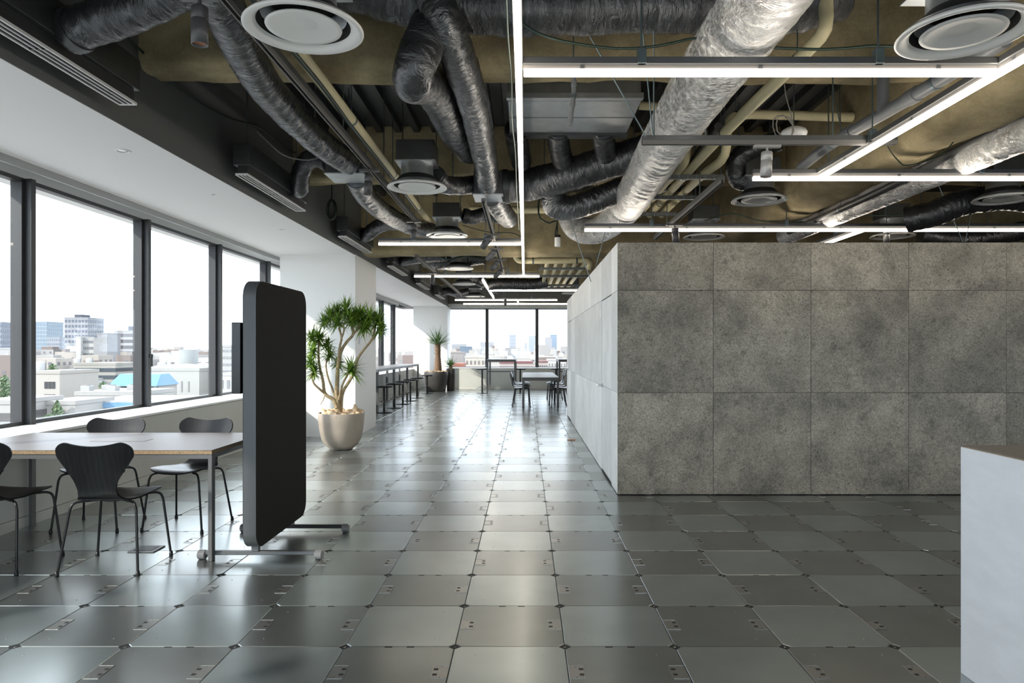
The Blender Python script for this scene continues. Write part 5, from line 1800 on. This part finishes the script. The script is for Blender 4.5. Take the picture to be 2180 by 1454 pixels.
# traditional house
a, b = PY(163, 828, 170), PY(206, 828, 170)
root = empty('temple_house', ((a.x + b.x) / 2, 174, ZG))
tag(root, 'grey tiled traditional house among trees', 'house')
w2, zt = (b.x - a.x) / 2, a.z - ZG
MB().box(-w2, w2, -3, 3, 0, zt).build('wall', cmat((0.55, 0.52, 0.48)), root)
MB().add([(-w2 - 1, -4.2, zt - 0.2), (w2 + 1, -4.2, zt - 0.2), (w2 + 1, 4.2, zt - 0.2), (-w2 - 1, 4.2, zt - 0.2), (-w2 + 1, 0, zt + 2.2), (w2 - 1, 0, zt + 2.2)], [(0, 1, 5, 4), (1, 2, 5), (2, 3, 4, 5), (3, 0, 4), (3, 2, 1, 0)]).build('roof', cmat((0.24, 0.24, 0.26)), root)
MB().box(-w2 + 1, w2 - 1, -0.25, 0.25, zt + 2.1, zt + 2.5).build('ridge', cmat((0.35, 0.35, 0.36)), root)

# far window view; distant towers carry haze in their bluish colours
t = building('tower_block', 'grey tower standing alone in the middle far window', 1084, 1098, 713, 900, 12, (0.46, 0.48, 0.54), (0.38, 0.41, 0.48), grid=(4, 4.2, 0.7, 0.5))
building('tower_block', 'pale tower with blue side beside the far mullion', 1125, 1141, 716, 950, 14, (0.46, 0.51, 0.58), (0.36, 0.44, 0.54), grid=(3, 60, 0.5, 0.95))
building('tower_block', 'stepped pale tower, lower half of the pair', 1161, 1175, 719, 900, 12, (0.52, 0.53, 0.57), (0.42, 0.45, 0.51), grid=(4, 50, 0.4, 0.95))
building('tower_block', 'haze-tinted blue glass tower, taller half of the stepped pair', 1172, 1186, 713, 930, 14, (0.36, 0.46, 0.60), (0.42, 0.52, 0.64), grid=(4, 50, 0.4, 0.95))
building('tower_block', 'slim tower in the gap before the pale tower', 1116, 1123, 731, 950, 8, (0.48, 0.50, 0.55))
building('office_building', 'wide pale block on the far skyline near the column', 961, 990, 734, 700, 20, (0.50, 0.51, 0.54), (0.42, 0.44, 0.48), grid=(10, 4, 0.6, 0.4))
building('office_building', 'dark blue roofed hall on the far skyline', 979, 1001, 739, 500, 20, (0.20, 0.27, 0.36))
building('office_building', 'pale stepped block behind the first far mullion', 1022, 1049, 730, 600, 20, (0.56, 0.57, 0.60), (0.48, 0.50, 0.54), grid=(6, 4, 0.6, 0.4))
building('office_building', 'mauve grey box building in the middle far window', 1075, 1098, 742, 400, 15, (0.38, 0.36, 0.38))
building('office_building', 'plain bright white box building in the middle far window', 1088, 1128, 745, 340, 15, (0.70, 0.70, 0.69))
building('apartment_building', 'cream low apartments with dark window pairs by the agave', 990, 1032, 762, 200, 10, (0.68, 0.63, 0.57), (0.30, 0.26, 0.24), grid=(5, 2.6, 0.4, 0.4), single=False)
building('office_building', 'grey brown building behind the agave leaves', 958, 986, 752, 230, 10, (0.38, 0.35, 0.34))
building('house', 'red brick low house behind the agave pot', 960, 986, 777, 180, 8, (0.50, 0.18, 0.12), cat='house')
building('house', 'long maroon roofed building low in the middle far window', 1064, 1134, 774, 180, 10, (0.52, 0.45, 0.42), (0.12, 0.11, 0.14), roofcol=(0.24, 0.09, 0.09), grid=(12, 3, 0.5, 0.5), cat='house')
building('house', 'maroon roofed house beyond the second far mullion', 1148, 1166, 772, 185, 10, (0.55, 0.48, 0.45), (0.12, 0.11, 0.14), roofcol=(0.24, 0.10, 0.10), grid=(4, 3, 0.5, 0.5), cat='house')
building('apartment_building', 'white apartments beyond the second far mullion', 1166, 1205, 768, 220, 10, (0.68, 0.66, 0.64), (0.32, 0.30, 0.30), grid=(6, 2.8, 0.4, 0.4))
building('apartment_building', 'white low apartments in the middle far window', 1098, 1130, 764, 230, 10, (0.68, 0.65, 0.62), (0.34, 0.30, 0.29), grid=(6, 2.8, 0.4, 0.4))
building('apartment_building', 'white low apartments beside the first far mullion', 1040, 1064, 760, 240, 10, (0.70, 0.67, 0.64), (0.36, 0.33, 0.31), grid=(5, 2.8, 0.4, 0.4))

# countless small houses between them
rg = random.Random(5)
spr = [MB() for _ in range(5)]
swin = MB()
for k in range(5200):
    Yd = 95 + 1500 * rg.random() ** 1.8
    uu = rg.uniform(-120, 1240)
    if 540 < uu < 930 and rg.random() < 0.8:
        continue
    if Yd < (232 if uu < 540 else 250):
        continue
    xx = (uu - U0) * Yd / F
    w, dpt = rg.uniform(4, 11), rg.uniform(5, 11)
    h = rg.uniform(4.5, 9.5) + (rg.random() ** 4) * 9
    h = min(h, H + (V0 - 756) * Yd / F - ZG if Yd < 330 else 30)
    q = rg.randrange(5)
    spr[q].box(xx - w / 2, xx + w / 2, Yd - dpt / 2, Yd + dpt / 2, ZG, ZG + h)
    if rg.random() < 0.45:
        spr[(q + 2) % 5].box(xx - w / 5, xx + w / 6, Yd - 2, Yd + 2, ZG + h, ZG + h + 1.5)
    if Yd < 520:
        for r in range(int(h / 3)):
            zz = ZG + 1.6 + r * 3
            nw = max(2, int(w / 2.6))
            for c in range(nw):
                if rg.random() < 0.7:
                    x2 = xx - w / 2 + w * (c + 0.5) / nw
                    swin.box(x2 - 0.6, x2 + 0.6, Yd - dpt / 2 - 0.06, Yd - dpt / 2 + 0.1, zz - 0.5, zz + 0.6)
            if uu < 540:
                for c in range(max(2, int(dpt / 2.8))):
                    y2 = Yd - dpt / 2 + dpt * (c + 0.5) / max(2, int(dpt / 2.8))
                    swin.box(xx + w / 2 - 0.1, xx + w / 2 + 0.06, y2 - 0.6, y2 + 0.6, zz - 0.5, zz + 0.6)
for q, c in enumerate(((0.64, 0.62, 0.60), (0.52, 0.50, 0.49), (0.58, 0.53, 0.48), (0.70, 0.69, 0.68), (0.30, 0.24, 0.22))):
    tag(spr[q].build('city_houses', cmat(c)), ['pale low houses filling the city to the horizon', 'grey low houses filling the city to the horizon', 'tan low houses filling the city to the horizon', 'white low houses filling the city to the horizon', 'brown roofed low houses filling the city to the horizon'][q], 'city', None, 'stuff')
tag(swin.build('city_house_windows', cmat((0.25, 0.25, 0.27), 0.3)), 'tiny dark windows of the low city houses', 'city', None, 'stuff')


def tree(label, u, vtop, vbot, Y, wpx, mat, conifer=False):
    top, bot = PY(u, vtop, Y), PY(u, vbot, Y)
    bot.z = max(bot.z, ZG + 0.5)
    top.z = max(top.z, ZG + 3)
    w = wpx * Y / F / 2
    root = empty('tree', (top.x, Y, ZG))
    zt, zb = top.z - ZG, bot.z - ZG
    MB().tube([(0, 0, 0), (0, 0, zb + (zt - zb) * 0.6)], 0.18, 7).build('trunk', cmat((0.12, 0.09, 0.06)), root)
    mb = MB()
    g = random.Random(int(u * 7 + vtop))
    n = 420
    for k in range(n):
        t = g.random()
        z = zb + (zt - zb) * t
        rr = w * ((1 - t) ** 0.8 if conifer else math.sqrt(max(0.02, 1 - (2 * t - 0.9) ** 2))) * math.sqrt(g.random()) * g.uniform(0.85, 1.1)
        a = g.uniform(0, 6.283)
        c = Vector((rr * math.cos(a), rr * math.sin(a), z))
        d = Vector((math.cos(a), math.sin(a), g.uniform(-0.3, 0.6))).normalized()
        s = w * 0.17
        e = d.orthogonal().normalized()
        f = d.cross(e)
        mb.add([c - e * s, c + f * s * 0.8, c + e * s, c - f * s * 0.8 + d * s * 0.6], [(0, 1, 2, 3)])
    mb.build('foliage', mat, root)
    tag(root, label, 'tree')


tree('dark conifer low outside the nearest window', 122, 854, 900, 85, 38, 'tree_green', True)
tree('dark round tree beside the cream building', 134, 797, 840, 150, 26, 'tree_green')
tree('brownish tree below the dark round tree', 143, 822, 846, 140, 26, 'tree_brown')
tree('broad olive tree before the tiled house', 186, 824, 846, 150, 30, 'tree_brown')
tree('brown shrubby tree beside the blue roofed pavilion', 206, 826, 846, 148, 28, 'tree_brown')
tree('small dark green tree behind the blue roofed pavilion', 220, 813, 832, 165, 20, 'tree_green')
tree('dark tree at the picture edge outside', 10, 800, 850, 160, 34, 'tree_green')
tree('spreading green tree low beside the conifer', 105, 884, 915, 80, 50, 'tree_green')
tree('dark tree in the gap above the office wing', 112, 775, 800, 190, 22, 'tree_green')
